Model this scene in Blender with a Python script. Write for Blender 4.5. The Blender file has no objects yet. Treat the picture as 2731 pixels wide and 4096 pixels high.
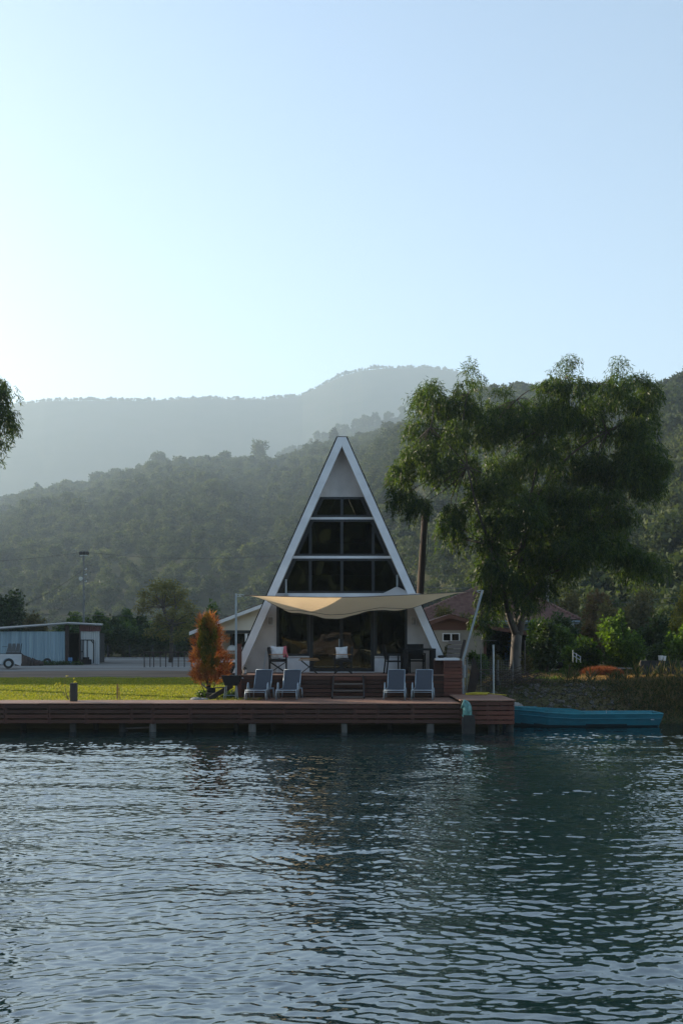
import bpy, math, random
import numpy as np
from mathutils import Vector, Matrix

R = math.radians
random.seed(7)
SC = bpy.context.scene
COL = SC.collection
F, CX, HY, ZC = 4026.0, 1365.5, 2560.0, 3.14      # focal length in photo pixels, principal column, horizon row, eye height over water
DECK, TERR, LAWN = 1.137, 1.926, 1.10


def at(px, py, Y):
    return Vector(((px - CX) * Y / F, Y, ZC - (py - HY) * Y / F))


def ax(px, Y):
    return (px - CX) * Y / F


def az(py, Y):
    return ZC - (py - HY) * Y / F


# ------------------------------------------------------------------ mesh helpers
class MB:
    def __init__(s):
        s.v, s.f = [], []

    def add(s, vs, fs):
        o = len(s.v)
        s.v += [tuple(p) for p in vs]
        s.f += [tuple(i + o for i in f) for f in fs]
        return s

    def box(s, x0, x1, y0, y1, z0, z1):
        vs = [(x, y, z) for z in (z0, z1) for y in (y0, y1) for x in (x0, x1)]
        return s.add(vs, [(0, 2, 3, 1), (4, 5, 7, 6), (0, 1, 5, 4), (2, 6, 7, 3), (0, 4, 6, 2), (1, 3, 7, 5)])

    def bar(s, p, q, w, h, up=(0, 0, 1)):
        p, q = Vector(p), Vector(q)
        d = (q - p).normalized()
        u = Vector(up)
        a = d.cross(u)
        if a.length < 1e-4:
            a = d.cross(Vector((0, 1, 0)))
        a.normalize()
        b = a.cross(d).normalized()
        vs = []
        for e in (p, q):
            for i, j in ((-1, -1), (1, -1), (1, 1), (-1, 1)):
                vs.append(e + a * (i * w / 2) + b * (j * h / 2))
        return s.add(vs, [(3, 2, 1, 0), (4, 5, 6, 7), (0, 1, 5, 4), (1, 2, 6, 5), (2, 3, 7, 6), (3, 0, 4, 7)])

    def tube(s, pts, r, n=8, cap=True):
        pts = [Vector(p) for p in pts]
        m = len(pts)
        rs = list(r) if isinstance(r, (list, tuple)) else [r] * m
        vs, fs = [], []
        ref = None
        for i, p in enumerate(pts):
            d = (pts[min(i + 1, m - 1)] - pts[max(i - 1, 0)])
            if d.length < 1e-9:
                d = Vector((0, 0, 1))
            d.normalize()
            if ref is None:
                ref = Vector((1, 0, 0)) if abs(d.x) < .8 else Vector((0, 1, 0))
            a = (ref - d * ref.dot(d))
            if a.length < 1e-5:
                a = d.orthogonal()
            a.normalize()
            ref = a
            b = d.cross(a)
            for k in range(n):
                t = 2 * math.pi * k / n
                vs.append(p + a * (math.cos(t) * rs[i]) + b * (math.sin(t) * rs[i]))
        for i in range(m - 1):
            for k in range(n):
                k2 = (k + 1) % n
                fs.append((i * n + k, i * n + k2, (i + 1) * n + k2, (i + 1) * n + k))
        if cap:
            fs.append(tuple(reversed(range(n))))
            fs.append(tuple((m - 1) * n + k for k in range(n)))
        return s.add(vs, fs)

    def lathe(s, prof, n=16, c=(0, 0, 0)):
        vs, fs = [], []
        for r, z in prof:
            for k in range(n):
                t = 2 * math.pi * k / n
                vs.append((c[0] + r * math.cos(t), c[1] + r * math.sin(t), c[2] + z))
        m = len(prof)
        for i in range(m - 1):
            for k in range(n):
                k2 = (k + 1) % n
                fs.append((i * n + k, i * n + k2, (i + 1) * n + k2, (i + 1) * n + k))
        fs.append(tuple(reversed(range(n))))
        fs.append(tuple((m - 1) * n + k for k in range(n)))
        return s.add(vs, fs)

    def prism(s, poly, y0, y1):
        """poly: list of (x, z), counter-clockwise seen from -Y"""
        n = len(poly)
        vs = [(x, y0, z) for x, z in poly] + [(x, y1, z) for x, z in poly]
        fs = [tuple(range(n)), tuple(reversed(range(n, 2 * n)))]
        for i in range(n):
            j = (i + 1) % n
            fs.append((i, i + n, j + n, j))
        return s.add(vs, fs)

    def blob(s, c, rad, seed=0, rough=.2, nu=10, nv=7):
        rnd = random.Random(seed)
        ph = [rnd.uniform(0, 6.28) for _ in range(6)]
        vs, fs = [], []
        for j in range(nv + 1):
            th = math.pi * j / nv
            for i in range(nu):
                t = 2 * math.pi * i / nu
                k = 1 + rough * (math.sin(2 * t + ph[0] + th) * .5 + math.sin(3 * t + ph[1]) * .3 * math.sin(2 * th + ph[2]) + math.sin(5 * t + 4 * th + ph[3]) * .25)
                vs.append((c[0] + rad[0] * k * math.sin(th) * math.cos(t), c[1] + rad[1] * k * math.sin(th) * math.sin(t), c[2] + rad[2] * k * math.cos(th)))
        for j in range(nv):
            for i in range(nu):
                i2 = (i + 1) % nu
                fs.append((j * nu + i, (j + 1) * nu + i, (j + 1) * nu + i2, j * nu + i2))
        return s.add(vs, fs)

    def build(s, name, m, parent=None, world=True, smooth=False):
        me = bpy.data.meshes.new(name)
        off = Vector((0, 0, 0))
        if parent is not None and world:
            p = parent
            while p is not None:
                off += p.location
                p = p.parent
        me.from_pydata([(a - off.x, b - off.y, c - off.z) for a, b, c in s.v], [], s.f)
        return link(name, me, m, parent, smooth)


def link(name, me, m, parent=None, smooth=False):
    for k in (m if isinstance(m, (list, tuple)) else [m]):
        me.materials.append(k)
    if smooth:
        me.shade_smooth()
    o = bpy.data.objects.new(name, me)
    COL.objects.link(o)
    if parent is not None:
        o.parent = parent
    return o


def np_mesh(name, V, Q, smooth=False, mi=None):
    me = bpy.data.meshes.new(name)
    V = np.asarray(V, dtype=np.float32)
    Q = np.asarray(Q, dtype=np.int32)
    n = Q.shape[1]
    me.vertices.add(len(V))
    me.vertices.foreach_set('co', V.ravel())
    me.loops.add(Q.size)
    me.loops.foreach_set('vertex_index', Q.ravel())
    me.polygons.add(len(Q))
    me.polygons.foreach_set('loop_start', np.arange(0, Q.size, n, dtype=np.int32))
    if mi is not None:
        me.polygons.foreach_set('material_index', np.asarray(mi, dtype=np.int32))
    if smooth:
        me.polygons.foreach_set('use_smooth', np.ones(len(Q), dtype=bool))
    me.update(calc_edges=True)
    return me


def grid_mesh(name, X, Y, Z, smooth=True):
    """X, Y, Z: 2-d arrays (rows, cols)"""
    r, c = X.shape
    V = np.stack([X, Y, Z], -1).reshape(-1, 3)
    i = np.arange(r * c).reshape(r, c)
    Q = np.stack([i[:-1, :-1], i[:-1, 1:], i[1:, 1:], i[1:, :-1]], -1).reshape(-1, 4)
    return np_mesh(name, V, Q, smooth)


def tag(o, label=None, cat=None, group=None, kind=None):
    if label:
        o['label'] = label
    if cat:
        o['category'] = cat
    if group:
        o['group'] = group
    if kind:
        o['kind'] = kind
    return o


def thing(name, label, cat, loc=(0, 0, 0), group=None, rz=0):
    o = bpy.data.objects.new(name, None)
    o.empty_display_size = .2
    COL.objects.link(o)
    o.location = loc
    o.rotation_euler = (0, 0, rz)
    return tag(o, label, cat, group)


def copy_tree(o, parent=None):
    c = o.copy()
    COL.objects.link(c)
    if parent is not None:
        c.parent = parent
    for ch in list(o.children):
        copy_tree(ch, c)
    return c


# ------------------------------------------------------------------ materials
def _nt(name):
    m = bpy.data.materials.new(name)
    m.use_nodes = True
    nt = m.node_tree
    nt.nodes.clear()
    out = nt.nodes.new('ShaderNodeOutputMaterial')
    return m, nt, out


def N(nt, t, **kw):
    n = nt.nodes.new(t)
    for k, v in kw.items():
        if k.startswith('i_'):
            key = k[2:]
            n.inputs[int(key) if key.isdigit() else key.replace('_', ' ')].default_value = v
        else:
            setattr(n, k, v)
    return n


def c4(c):
    return (c[0], c[1], c[2], 1)


def M(name, col, rough=.7, col2=None, scale=4.0, stretch=(1, 1, 1), detail=6, bump=0.0, bscale=None, metal=0.0, lo=.35, hi=.65, spec=.5, trans=0.0, weave=None):
    m, nt, out = _nt(name)
    L = nt.links.new
    bs = N(nt, 'ShaderNodeBsdfPrincipled', i_Roughness=rough, i_Metallic=metal)
    bs.inputs['Specular IOR Level'].default_value = spec
    tc = N(nt, 'ShaderNodeTexCoord')
    mp = N(nt, 'ShaderNodeMapping', i_Scale=stretch)
    L(tc.outputs['Object'], mp.inputs[0])
    no = N(nt, 'ShaderNodeTexNoise', i_Scale=scale, i_Detail=detail, i_Roughness=.6)
    L(mp.outputs[0], no.inputs['Vector'])
    cr = N(nt, 'ShaderNodeValToRGB')
    c2 = col2 if col2 else tuple(x * .72 for x in col)
    cr.color_ramp.elements[0].position = lo
    cr.color_ramp.elements[0].color = c4(c2)
    cr.color_ramp.elements[1].position = hi
    cr.color_ramp.elements[1].color = c4(col)
    L(no.outputs['Fac'], cr.inputs[0])
    L(cr.outputs[0], bs.inputs['Base Color'])
    if bump:
        nb = N(nt, 'ShaderNodeTexNoise', i_Scale=bscale or scale * 4, i_Detail=5)
        L(mp.outputs[0], nb.inputs['Vector'])
        b = N(nt, 'ShaderNodeBump', i_Strength=bump, i_Distance=.02)
        L(nb.outputs['Fac'], b.inputs['Height'])
        L(b.outputs[0], bs.inputs['Normal'])
    if trans:
        tr = N(nt, 'ShaderNodeBsdfTranslucent')
        L(cr.outputs[0], tr.inputs[0])
        mx = N(nt, 'ShaderNodeMixShader', i_0=trans)
        L(bs.outputs[0], mx.inputs[1])
        L(tr.outputs[0], mx.inputs[2])
        L(mx.outputs[0], out.inputs[0])
    else:
        L(bs.outputs[0], out.inputs[0])
    return m


def leaf_mat(name, cols, trans=.4, tcol=None, rough=.5, gloss=.25, inst=False):
    """leaf colours drawn per leaf (mesh island) and, for far woods, per tree"""
    m, nt, out = _nt(name)
    L = nt.links.new
    ge = N(nt, 'ShaderNodeNewGeometry')
    cr = N(nt, 'ShaderNodeValToRGB')
    el = cr.color_ramp.elements
    while len(el) < len(cols):
        el.new(.5)
    for i, c in enumerate(cols):
        el[i].position = i / max(1, len(cols) - 1)
        el[i].color = c4(c)
    if inst:
        oi = N(nt, 'ShaderNodeObjectInfo')
        mixv = N(nt, 'ShaderNodeMath', operation='MULTIPLY_ADD')
        mixv.inputs[1].default_value = .3
        sc = N(nt, 'ShaderNodeMath', operation='MULTIPLY')
        sc.inputs[1].default_value = .7
        L(oi.outputs['Random'], sc.inputs[0])
        L(ge.outputs['Random Per Island'], mixv.inputs[0])
        L(sc.outputs[0], mixv.inputs[2])
        L(mixv.outputs[0], cr.inputs[0])
    else:
        L(ge.outputs['Random Per Island'], cr.inputs[0])
    bs = N(nt, 'ShaderNodeBsdfPrincipled', i_Roughness=rough)
    bs.inputs['Specular IOR Level'].default_value = gloss
    L(cr.outputs[0], bs.inputs['Base Color'])
    tr = N(nt, 'ShaderNodeBsdfTranslucent')
    mc = N(nt, 'ShaderNodeMix', data_type='RGBA', blend_type='MULTIPLY')
    mc.inputs[0].default_value = 1
    L(cr.outputs[0], mc.inputs[6])
    mc.inputs[7].default_value = c4(tcol or (1.5, 1.6, .6))
    L(mc.outputs[2], tr.inputs[0])
    mx = N(nt, 'ShaderNodeMixShader', i_0=trans)
    L(bs.outputs[0], mx.inputs[1])
    L(tr.outputs[0], mx.inputs[2])
    L(mx.outputs[0], out.inputs[0])
    return m


def wood_mat(name, col, col2, rough=.65, axis=0, plank=None, scale=1.0):
    """stained timber: grain stretched along one axis, a tint per board (mesh island), weathered patches"""
    m, nt, out = _nt(name)
    L = nt.links.new
    tc = N(nt, 'ShaderNodeTexCoord')
    st = [14 * scale] * 3
    st[axis] = 1.0 * scale
    mp = N(nt, 'ShaderNodeMapping', i_Scale=st)
    L(tc.outputs['Object'], mp.inputs[0])
    no = N(nt, 'ShaderNodeTexNoise', i_Scale=2.2, i_Detail=8, i_Roughness=.65)
    L(mp.outputs[0], no.inputs['Vector'])
    ge = N(nt, 'ShaderNodeNewGeometry')
    n2 = N(nt, 'ShaderNodeTexNoise', i_Scale=1.1, i_Detail=3)
    L(tc.outputs['Object'], n2.inputs['Vector'])
    a = N(nt, 'ShaderNodeMath', operation='MULTIPLY_ADD')
    a.inputs[1].default_value = .35
    L(ge.outputs['Random Per Island'], a.inputs[0])
    s1 = N(nt, 'ShaderNodeMath', operation='MULTIPLY_ADD')
    s1.inputs[1].default_value = .55
    L(no.outputs['Fac'], s1.inputs[0])
    s2 = N(nt, 'ShaderNodeMath', operation='MULTIPLY')
    s2.inputs[1].default_value = .35
    L(n2.outputs['Fac'], s2.inputs[0])
    L(s2.outputs[0], s1.inputs[2])
    L(s1.outputs[0], a.inputs[2])
    cr = N(nt, 'ShaderNodeValToRGB')
    cr.color_ramp.elements[0].position = .3
    cr.color_ramp.elements[0].color = c4(col2)
    cr.color_ramp.elements[1].position = .85
    cr.color_ramp.elements[1].color = c4(col)
    L(a.outputs[0], cr.inputs[0])
    bs = N(nt, 'ShaderNodeBsdfPrincipled', i_Roughness=rough)
    bs.inputs['Specular IOR Level'].default_value = .3
    L(cr.outputs[0], bs.inputs['Base Color'])
    b = N(nt, 'ShaderNodeBump', i_Strength=.35, i_Distance=.01)
    L(no.outputs['Fac'], b.inputs['Height'])
    L(b.outputs[0], bs.inputs['Normal'])
    L(bs.outputs[0], out.inputs[0])
    return m


def glass_mat(name):
    m, nt, out = _nt(name)
    L = nt.links.new
    gl = N(nt, 'ShaderNodeBsdfGlossy', i_Roughness=.012, i_Color=(.9, .93, .92, 1))
    tr = N(nt, 'ShaderNodeBsdfTransparent', i_Color=(.42, .44, .42, 1))
    tc = N(nt, 'ShaderNodeTexCoord')
    no = N(nt, 'ShaderNodeTexNoise', i_Scale=1.1, i_Detail=1)
    L(tc.outputs['Object'], no.inputs['Vector'])
    b = N(nt, 'ShaderNodeBump', i_Strength=.12, i_Distance=.05)
    L(no.outputs['Fac'], b.inputs['Height'])
    L(b.outputs[0], gl.inputs['Normal'])
    fr = N(nt, 'ShaderNodeFresnel', i_IOR=1.55)
    mx = N(nt, 'ShaderNodeMixShader')
    L(fr.outputs[0], mx.inputs[0])
    L(tr.outputs[0], mx.inputs[1])
    L(gl.outputs[0], mx.inputs[2])
    L(mx.outputs[0], out.inputs[0])
    return m


m_white = M('white_paint', (.66, .67, .69), .5, (.53, .54, .57), 1.6, detail=9, bump=.08, lo=.28, hi=.6)
m_plaster = M('plaster', (.58, .55, .53), .85, (.43, .405, .385), .9, stretch=(1, 1, .6), detail=10, bump=.15, bscale=40, lo=.3, hi=.58)
m_cream = M('cream_render', (.62, .57, .49), .85, (.55, .5, .42), .8, bump=.1, bscale=30)
m_dullwall = M('dull_render', (.30, .275, .235), .9, (.24, .22, .19), .8)
m_frame = M('dark_window_frame', (.018, .02, .023), .4)
m_glass = glass_mat('window_glass')
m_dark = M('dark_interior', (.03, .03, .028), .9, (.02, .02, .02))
m_black = M('black_plastic', (.010, .010, .011), .7, spec=.2)
m_blackmetal = M('black_metal', (.015, .015, .017), .4, metal=.2)
m_steel = M('galvanised_steel', (.42, .47, .50), .42, (.34, .39, .43), 6, metal=.55)
m_alu = M('lounger_tube', (.33, .39, .45), .4, (.27, .33, .39), 8, metal=.5)
m_sling = M('grey_mesh_fabric', (.062, .070, .088), .8, (.05, .058, .073), 30, spec=.2)
m_cush = M('charcoal_cushion', (.03, .028, .028), .9)
m_pillow = M('white_pillow', (.62, .64, .66), .9, (.5, .52, .55), 8, bump=.2)
m_pink = M('pink_pillow', (.55, .14, .17), .9, (.4, .1, .12), 6)
m_fascia = wood_mat('red_stained_boards', (.15, .052, .034), (.052, .024, .018), .6, 0)
m_fascia_d = wood_mat('dark_stained_boards', (.088, .037, .026), (.030, .016, .012), .6, 0)
m_decking = wood_mat('decking', (.31, .175, .125), (.14, .076, .057), .6, 0)
m_teak = wood_mat('teak', (.33, .19, .09), (.2, .11, .05), .5, 0)
m_palepile = wood_mat('pale_piling', (.16, .155, .145), (.022, .022, .021), .85, 2)
m_pile = wood_mat('grey_piling', (.05, .047, .044), (.014, .014, .013), .85, 2)
m_oldwood = wood_mat('weathered_timber', (.14, .115, .10), (.05, .042, .038), .8, 0)
m_polewood = wood_mat('pole_timber', (.095, .065, .048), (.035, .026, .021), .85, 2)
m_sail = M('sail_canvas', (.66, .50, .30), .85, (.61, .46, .275), 1.5, stretch=(6, 1, 1), trans=.5, bump=.05)
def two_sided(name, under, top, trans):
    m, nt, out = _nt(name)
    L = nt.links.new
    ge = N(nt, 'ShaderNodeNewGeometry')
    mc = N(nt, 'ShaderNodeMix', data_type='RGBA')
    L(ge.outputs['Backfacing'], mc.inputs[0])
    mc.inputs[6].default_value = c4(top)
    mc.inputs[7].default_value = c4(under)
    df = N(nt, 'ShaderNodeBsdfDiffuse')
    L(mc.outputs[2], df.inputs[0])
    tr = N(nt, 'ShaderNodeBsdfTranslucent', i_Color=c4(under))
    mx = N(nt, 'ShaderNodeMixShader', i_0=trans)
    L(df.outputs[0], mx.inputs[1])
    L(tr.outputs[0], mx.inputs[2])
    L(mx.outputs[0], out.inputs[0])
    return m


m_sail2 = two_sided('sail_cloth', (.67, .51, .32), (.74, .75, .77), .5)  # paler top colour carries its skylit look
m_bark = M('pale_bark', (.165, .145, .13), .85, (.06, .052, .046), 1.2, stretch=(1, 1, .35), bump=.3, lo=.38, hi=.6)
m_darkbark = M('dark_bark', (.075, .058, .045), .9, (.035, .028, .022), 5, bump=.4)
m_gravel = M('gravel', (.20, .197, .19), .95, (.135, .12, .10), .11, stretch=(.5, 1.6, 1), detail=12, bump=.4, bscale=14, lo=.3, hi=.55, spec=0.0)
m_lawn = M('lawn_soil_and_thatch', (.16, .17, .034), .9, (.10, .12, .024), .9, detail=8, bump=.5, bscale=12, spec=0.0)
m_ground = M('dry_earth', (.17, .135, .075), .95, (.085, .085, .045), .35, detail=10, bump=.5, bscale=5, spec=0.0)
m_bankrock = M('rubble', (.15, .135, .12), .9, (.07, .062, .054), 2.5, bump=.5)
m_greypole = M('grey_painted_pole', (.13, .14, .14), .7)
m_truck = M('dull_white_paint', (.48, .50, .52), .55, (.40, .41, .42), 1.5)  # white lowered evenly to a duller tone
m_rust = M('rusty_sheet', (.045, .028, .020), .85, (.02, .014, .012), 3)
m_boat = M('turquoise_hull', (.016, .17, .225), .5, (.012, .12, .165), 1.6, stretch=(1, 1, 3), lo=.3, hi=.6, bump=.05)
m_boat_in = M('turquoise_inside', (.02, .20, .245), .55, (.015, .14, .175), 3)
m_boatdark = M('weedy_waterline', (.008, .03, .035), .6)
m_pipe = M('green_pipe', (.10, .27, .25), .5, (.05, .13, .12), 7, lo=.4, hi=.55)
m_concrete = M('dark_concrete', (.042, .040, .038), .9, (.02, .019, .018), 3, bump=.3)
m_yellow = M('yellow_hose', (.52, .42, .02), .5)
m_tin = M('corrugated_tin', (.25, .35, .41), .5, (.13, .20, .25), 1.0, stretch=(3.5, 1, .1), metal=.25, lo=.3, hi=.7)
m_tin2 = M('pale_corrugated_tin', (.40, .42, .43), .5, (.33, .35, .36), 1, stretch=(1.5, 1, .12), metal=.2)
m_tinroof = M('dark_roof_tin', (.11, .12, .125), .55, (.07, .075, .08), 1)
m_tinred = M('maroon_tin', (.11, .035, .035), .6)
m_tyre = M('tyre_rubber', (.02, .02, .02), .85)
m_tile = M('clay_tiles', (.20, .115, .098), .85, (.12, .068, .06), 3, detail=9, bump=.3, spec=.15)
m_timber = wood_mat('brown_fascia', (.14, .065, .048), (.07, .034, .027), .7, 0)
m_stone = M('stones', (.26, .25, .235), .9, (.15, .145, .14), 4, bump=.4)
m_blue = M('blue_paint', (.06, .17, .36), .5)
m_palewall = M('pale_blue_wall', (.22, .27, .31), .85)
m_lampglass = M('frosted_lamp', (.45, .44, .42), .4)
m_wire = M('wire', (.05, .05, .05), .6)
m_wiregrey = M('fence_wire', (.22, .22, .21), .6, metal=.3)

m_euc = leaf_mat('eucalyptus_leaves', [(.010, .024, .012), (.020, .040, .015), (.042, .066, .018)], .46, (3.6, 3.3, .5), .45, .25)
m_pine = leaf_mat('pine_foliage', [(.020, .033, .018), (.036, .052, .022), (.085, .104, .044)], .26, (1.7, 1.7, .6), .7, .1, inst=True)
m_green = leaf_mat('green_leaves', [(.025, .045, .012), (.05, .085, .018), (.085, .13, .025)], .42, (1.7, 1.8, .5), .5, .3)
m_bright = leaf_mat('vine_leaves', [(.03, .055, .014), (.06, .105, .02), (.11, .165, .03)], .45, (1.8, 1.9, .5), .5, .3)
m_dkgreen = leaf_mat('dark_leaves', [(.018, .032, .012), (.03, .052, .018), (.05, .075, .022)], .35, (1.5, 1.6, .6), .5, .3)
m_olive = leaf_mat('olive_leaves', [(.06, .06, .028), (.09, .085, .038), (.12, .105, .045)], .4, (1.5, 1.4, .7), .6, .2)
m_almond = leaf_mat('almond_leaves', [(.08, .085, .035), (.12, .12, .045), (.15, .135, .055)], .45, (1.8, 1.7, .7), .6, .2)
m_brown = leaf_mat('brown_leaves', [(.07, .05, .028), (.10, .065, .03), (.09, .085, .03)], .4, (1.5, 1.3, .7), .6, .2)
m_yel = leaf_mat('yellowing_leaves', [(.10, .11, .02), (.16, .15, .025), (.12, .14, .03)], .45, (1.5, 1.4, .6), .6, .2)
m_redconif = leaf_mat('rust_conifer', [(.20, .06, .024), (.32, .115, .042), (.40, .22, .075)], .42, (1.7, 1.3, .6), .7, .1)
m_grnconif = leaf_mat('green_conifer', [(.05, .075, .016), (.11, .12, .025), (.24, .19, .04)], .45, (1.8, 1.7, .6), .7, .1)
m_dry = leaf_mat('dry_grass', [(.26, .15, .06), (.36, .24, .10), (.30, .21, .09)], .4, (1.2, 1.1, .8), .8, .1)
m_rusty = leaf_mat('rusty_dead_brush', [(.20, .065, .03), (.32, .12, .05), (.28, .10, .045)], .35, (1.2, 1.0, .8), .8, .1)
m_grass = leaf_mat('lawn_blades', [(.11, .15, .022), (.175, .195, .032), (.25, .225, .05)], .48, (1.5, 1.45, .5), .6, .2)
m_reed = leaf_mat('reeds', [(.028, .046, .018), (.045, .066, .024), (.16, .11, .055), (.20, .14, .075)], .35, (1.4, 1.5, .6), .6, .2)
m_flower = leaf_mat('yellow_flowers', [(.6, .5, .03), (.5, .45, .05)], .4, (1, 1, .6))

# ------------------------------------------------------------------ foliage
def leaves(clumps, n, Ln, Wd, droop=0.0, out=.5, seed=0, shell=.55, mi=0):
    """n diamond leaves spread through ellipsoid clumps (cx,cy,cz,rx,ry,rz)"""
    g = np.random.default_rng(seed)
    C = np.array(clumps, dtype=float)
    w = (C[:, 3] * C[:, 4] * C[:, 5]) ** .72
    k = g.choice(len(C), n, p=w / w.sum())
    d = g.normal(size=(n, 3))
    d /= np.linalg.norm(d, axis=1, keepdims=True)
    r = g.random(n) ** shell * (1 + .12 * g.normal(size=n))
    P = C[k, :3] + d * C[k, 3:] * r[:, None]
    D = g.normal(size=(n, 3)) * .8 + d * out
    D[:, 2] -= droop
    D /= np.linalg.norm(D, axis=1, keepdims=True)
    return leaf_quads(P, D, Ln * (.6 + .8 * g.random(n)), Wd * (.6 + .8 * g.random(n)), g)


def leaf_quads(P, D, Ls, Ws, g):
    n = len(P)
    S = np.cross(D, g.normal(size=(n, 3)))
    S /= np.linalg.norm(S, axis=1, keepdims=True) + 1e-9
    U = np.cross(S, D)
    mid = P + D * (Ls * .45)[:, None] + U * (Ls * .06)[:, None]
    V = np.stack([P, mid + S * (Ws / 2)[:, None], P + D * Ls[:, None], mid - S * (Ws / 2)[:, None]], 1).reshape(-1, 3)
    Q = np.arange(4 * n).reshape(-1, 4)
    return V, Q


def cat(parts):
    Vs, Qs, o = [], [], 0
    for V, Q in parts:
        Vs.append(V)
        Qs.append(Q + o)
        o += len(V)
    return np.concatenate(Vs), np.concatenate(Qs)


def foliage_obj(name, VQ, m, parent=None, world=True):
    V, Q = VQ
    V = np.array(V)
    if parent is not None and world:
        V = V - np.array(parent.location)[None, :]
    return link(name, np_mesh(name, V, Q), m, parent)


def limb(mb, p, q, r0, r1, bend=.1, n=5, rnd=random, sides=7):
    p, q = Vector(p), Vector(q)
    L = (q - p).length
    o = Vector((rnd.uniform(-1, 1), rnd.uniform(-1, 1), rnd.uniform(-.3, 1))) * bend * L
    pts, rs = [], []
    for i in range(n + 1):
        t = i / n
        pts.append(p.lerp(q, t) + o * math.sin(math.pi * t))
        rs.append(r0 + (r1 - r0) * t)
    mb.tube(pts, rs, sides)
    return pts


def round_clumps(c, R, n, seed, k=.42, flat=1.0):
    rnd = random.Random(seed)
    out = []
    for i in range(n):
        while True:
            p = Vector((rnd.uniform(-1, 1), rnd.uniform(-1, 1), rnd.uniform(-1, 1)))
            if .25 < p.length < 1:
                break
        p = p * .8
        s = k * rnd.uniform(.6, 1.15)
        out.append((c[0] + p.x * R[0], c[1] + p.y * R[1], c[2] + p.z * R[2], R[0] * s, R[1] * s, R[2] * s * flat))
    return out


def bush_tree(name, label, catg, base, R, zc, n, Ln, Wd, mat, seed, nclump=14, trunk=.09, group=None, trunkmat=None, k=.42, parts=True, shell=.55, droop=0.):
    """a broadleaf tree or shrub: short trunk with limbs reaching the clumps, leaf clumps with gaps"""
    root = thing(name, label, catg, base, group)
    c = (base[0], base[1], base[2] + zc)
    cl = round_clumps(c, R, nclump, seed, k)
    rnd = random.Random(seed + 5)
    mb = MB()
    fork = Vector((base[0], base[1], base[2] + max(.15, (zc - R[2]) + R[2] * .5)))
    limb(mb, base, fork, trunk, trunk * .75, .05, 4, rnd)
    for q in cl[:9]:
        limb(mb, fork, q[:3], trunk * .5, trunk * .1, .12, 4, rnd, 5)
    mb.build('trunk', trunkmat or m_darkbark, root, smooth=True)
    foliage_obj('crown', leaves(cl, n, Ln, Wd, droop, .5, seed, shell), mat, root)
    return root


# ------------------------------------------------------------------ terrain
def vnoise(x, y, seed=0):
    """smooth value noise on arrays"""
    xi, yi = np.floor(x).astype(np.int64), np.floor(y).astype(np.int64)
    fx, fy = x - xi, y - yi
    fx, fy = fx * fx * (3 - 2 * fx), fy * fy * (3 - 2 * fy)

    def h(a, b):
        v = np.sin(a * 127.1 + b * 311.7 + seed * 74.7) * 43758.5453
        return v - np.floor(v)
    return (h(xi, yi) * (1 - fx) + h(xi + 1, yi) * fx) * (1 - fy) + (h(xi, yi + 1) * (1 - fx) + h(xi + 1, yi + 1) * fx) * fy


def fbm(x, y, seed=0, o=4):
    s, a, t = 0, .5, 0
    for i in range(o):
        s = s + a * vnoise(x * 2 ** i, y * 2 ** i, seed + i)
        t += a
        a *= .5
    return s / t


def sstep(a, b, x):
    t = np.clip((x - a) / (b - a), 0, 1)
    return t * t * (3 - 2 * t)


def ground_z(X, Y):
    X, Y = np.asarray(X, float), np.asarray(Y, float)
    edge = np.where(X < -3.4, 33.45, 34.9)
    left = np.where(Y < edge, -1.6, LAWN - .03 + .0 * Y)
    t = sstep(34.0, 39.4, Y)
    right = -1.6 + t * 2.95 + sstep(40, 60, Y) * .2 + (fbm(X * .9, Y * .9, 3) - .5) * .28 * sstep(34.5, 37, Y)
    k = sstep(5.3, 6.6, X)
    z = left * (1 - k) + right * k
    back = sstep(-9, -13, Y)
    z = z * (1 - back) + (1.0 + .5 * fbm(X * .1, Y * .1, 9)) * back
    return z


def axis_pts(segs):
    out = []
    for a, b, d in segs:
        n = max(1, int(round((b - a) / d)))
        out += list(np.linspace(a, b, n, endpoint=False))
    out.append(segs[-1][1])
    return np.array(out)


gx = axis_pts([(-1480, -100, 115), (-100, -22, 4), (-22, 24, .3), (24, 100, 4), (100, 1480, 115)])
gy = axis_pts([(-300, -30, 30), (-30, -6, 1.2), (-6, 30, 6), (30, 33.4, .85), (33.4, 33.5, .1), (33.5, 34.85, .45), (34.85, 34.95, .1), (34.95, 62, .3), (62, 150, 4), (150, 3900, 150)])
GX, GY = np.meshgrid(gx, gy)
tag(link('ground', grid_mesh('ground', GX, GY, ground_z(GX, GY)), m_ground), kind='structure')

# lawn and gravel sheets
lx = axis_pts([(-60, -22, 3), (-22, -2.5, .25)])
ly = axis_pts([(33.5, 58, .25)])
LX, LY = np.meshgrid(lx, ly)
edge_l = 55 + 1.2 * np.sin(LX * .35)
LYw = 33.5 + (LY - 33.5) / (58 - 33.5) * (edge_l - 33.5)
tag(link('lawn', grid_mesh('lawn', LX, LYw, LAWN + .02 * fbm(LX * 2, LYw * 2, 1)), m_lawn), kind='structure')
yx = axis_pts([(-110, 3, 1.5)])
yy = axis_pts([(53, 116, 1.5)])
YX, YY = np.meshgrid(yx, yy)
tag(link('gravel_yard', grid_mesh('gravel_yard', YX, YY, LAWN - .022 + .03 * fbm(YX * .4, YY * .4, 4)), m_gravel), kind='structure')

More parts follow.
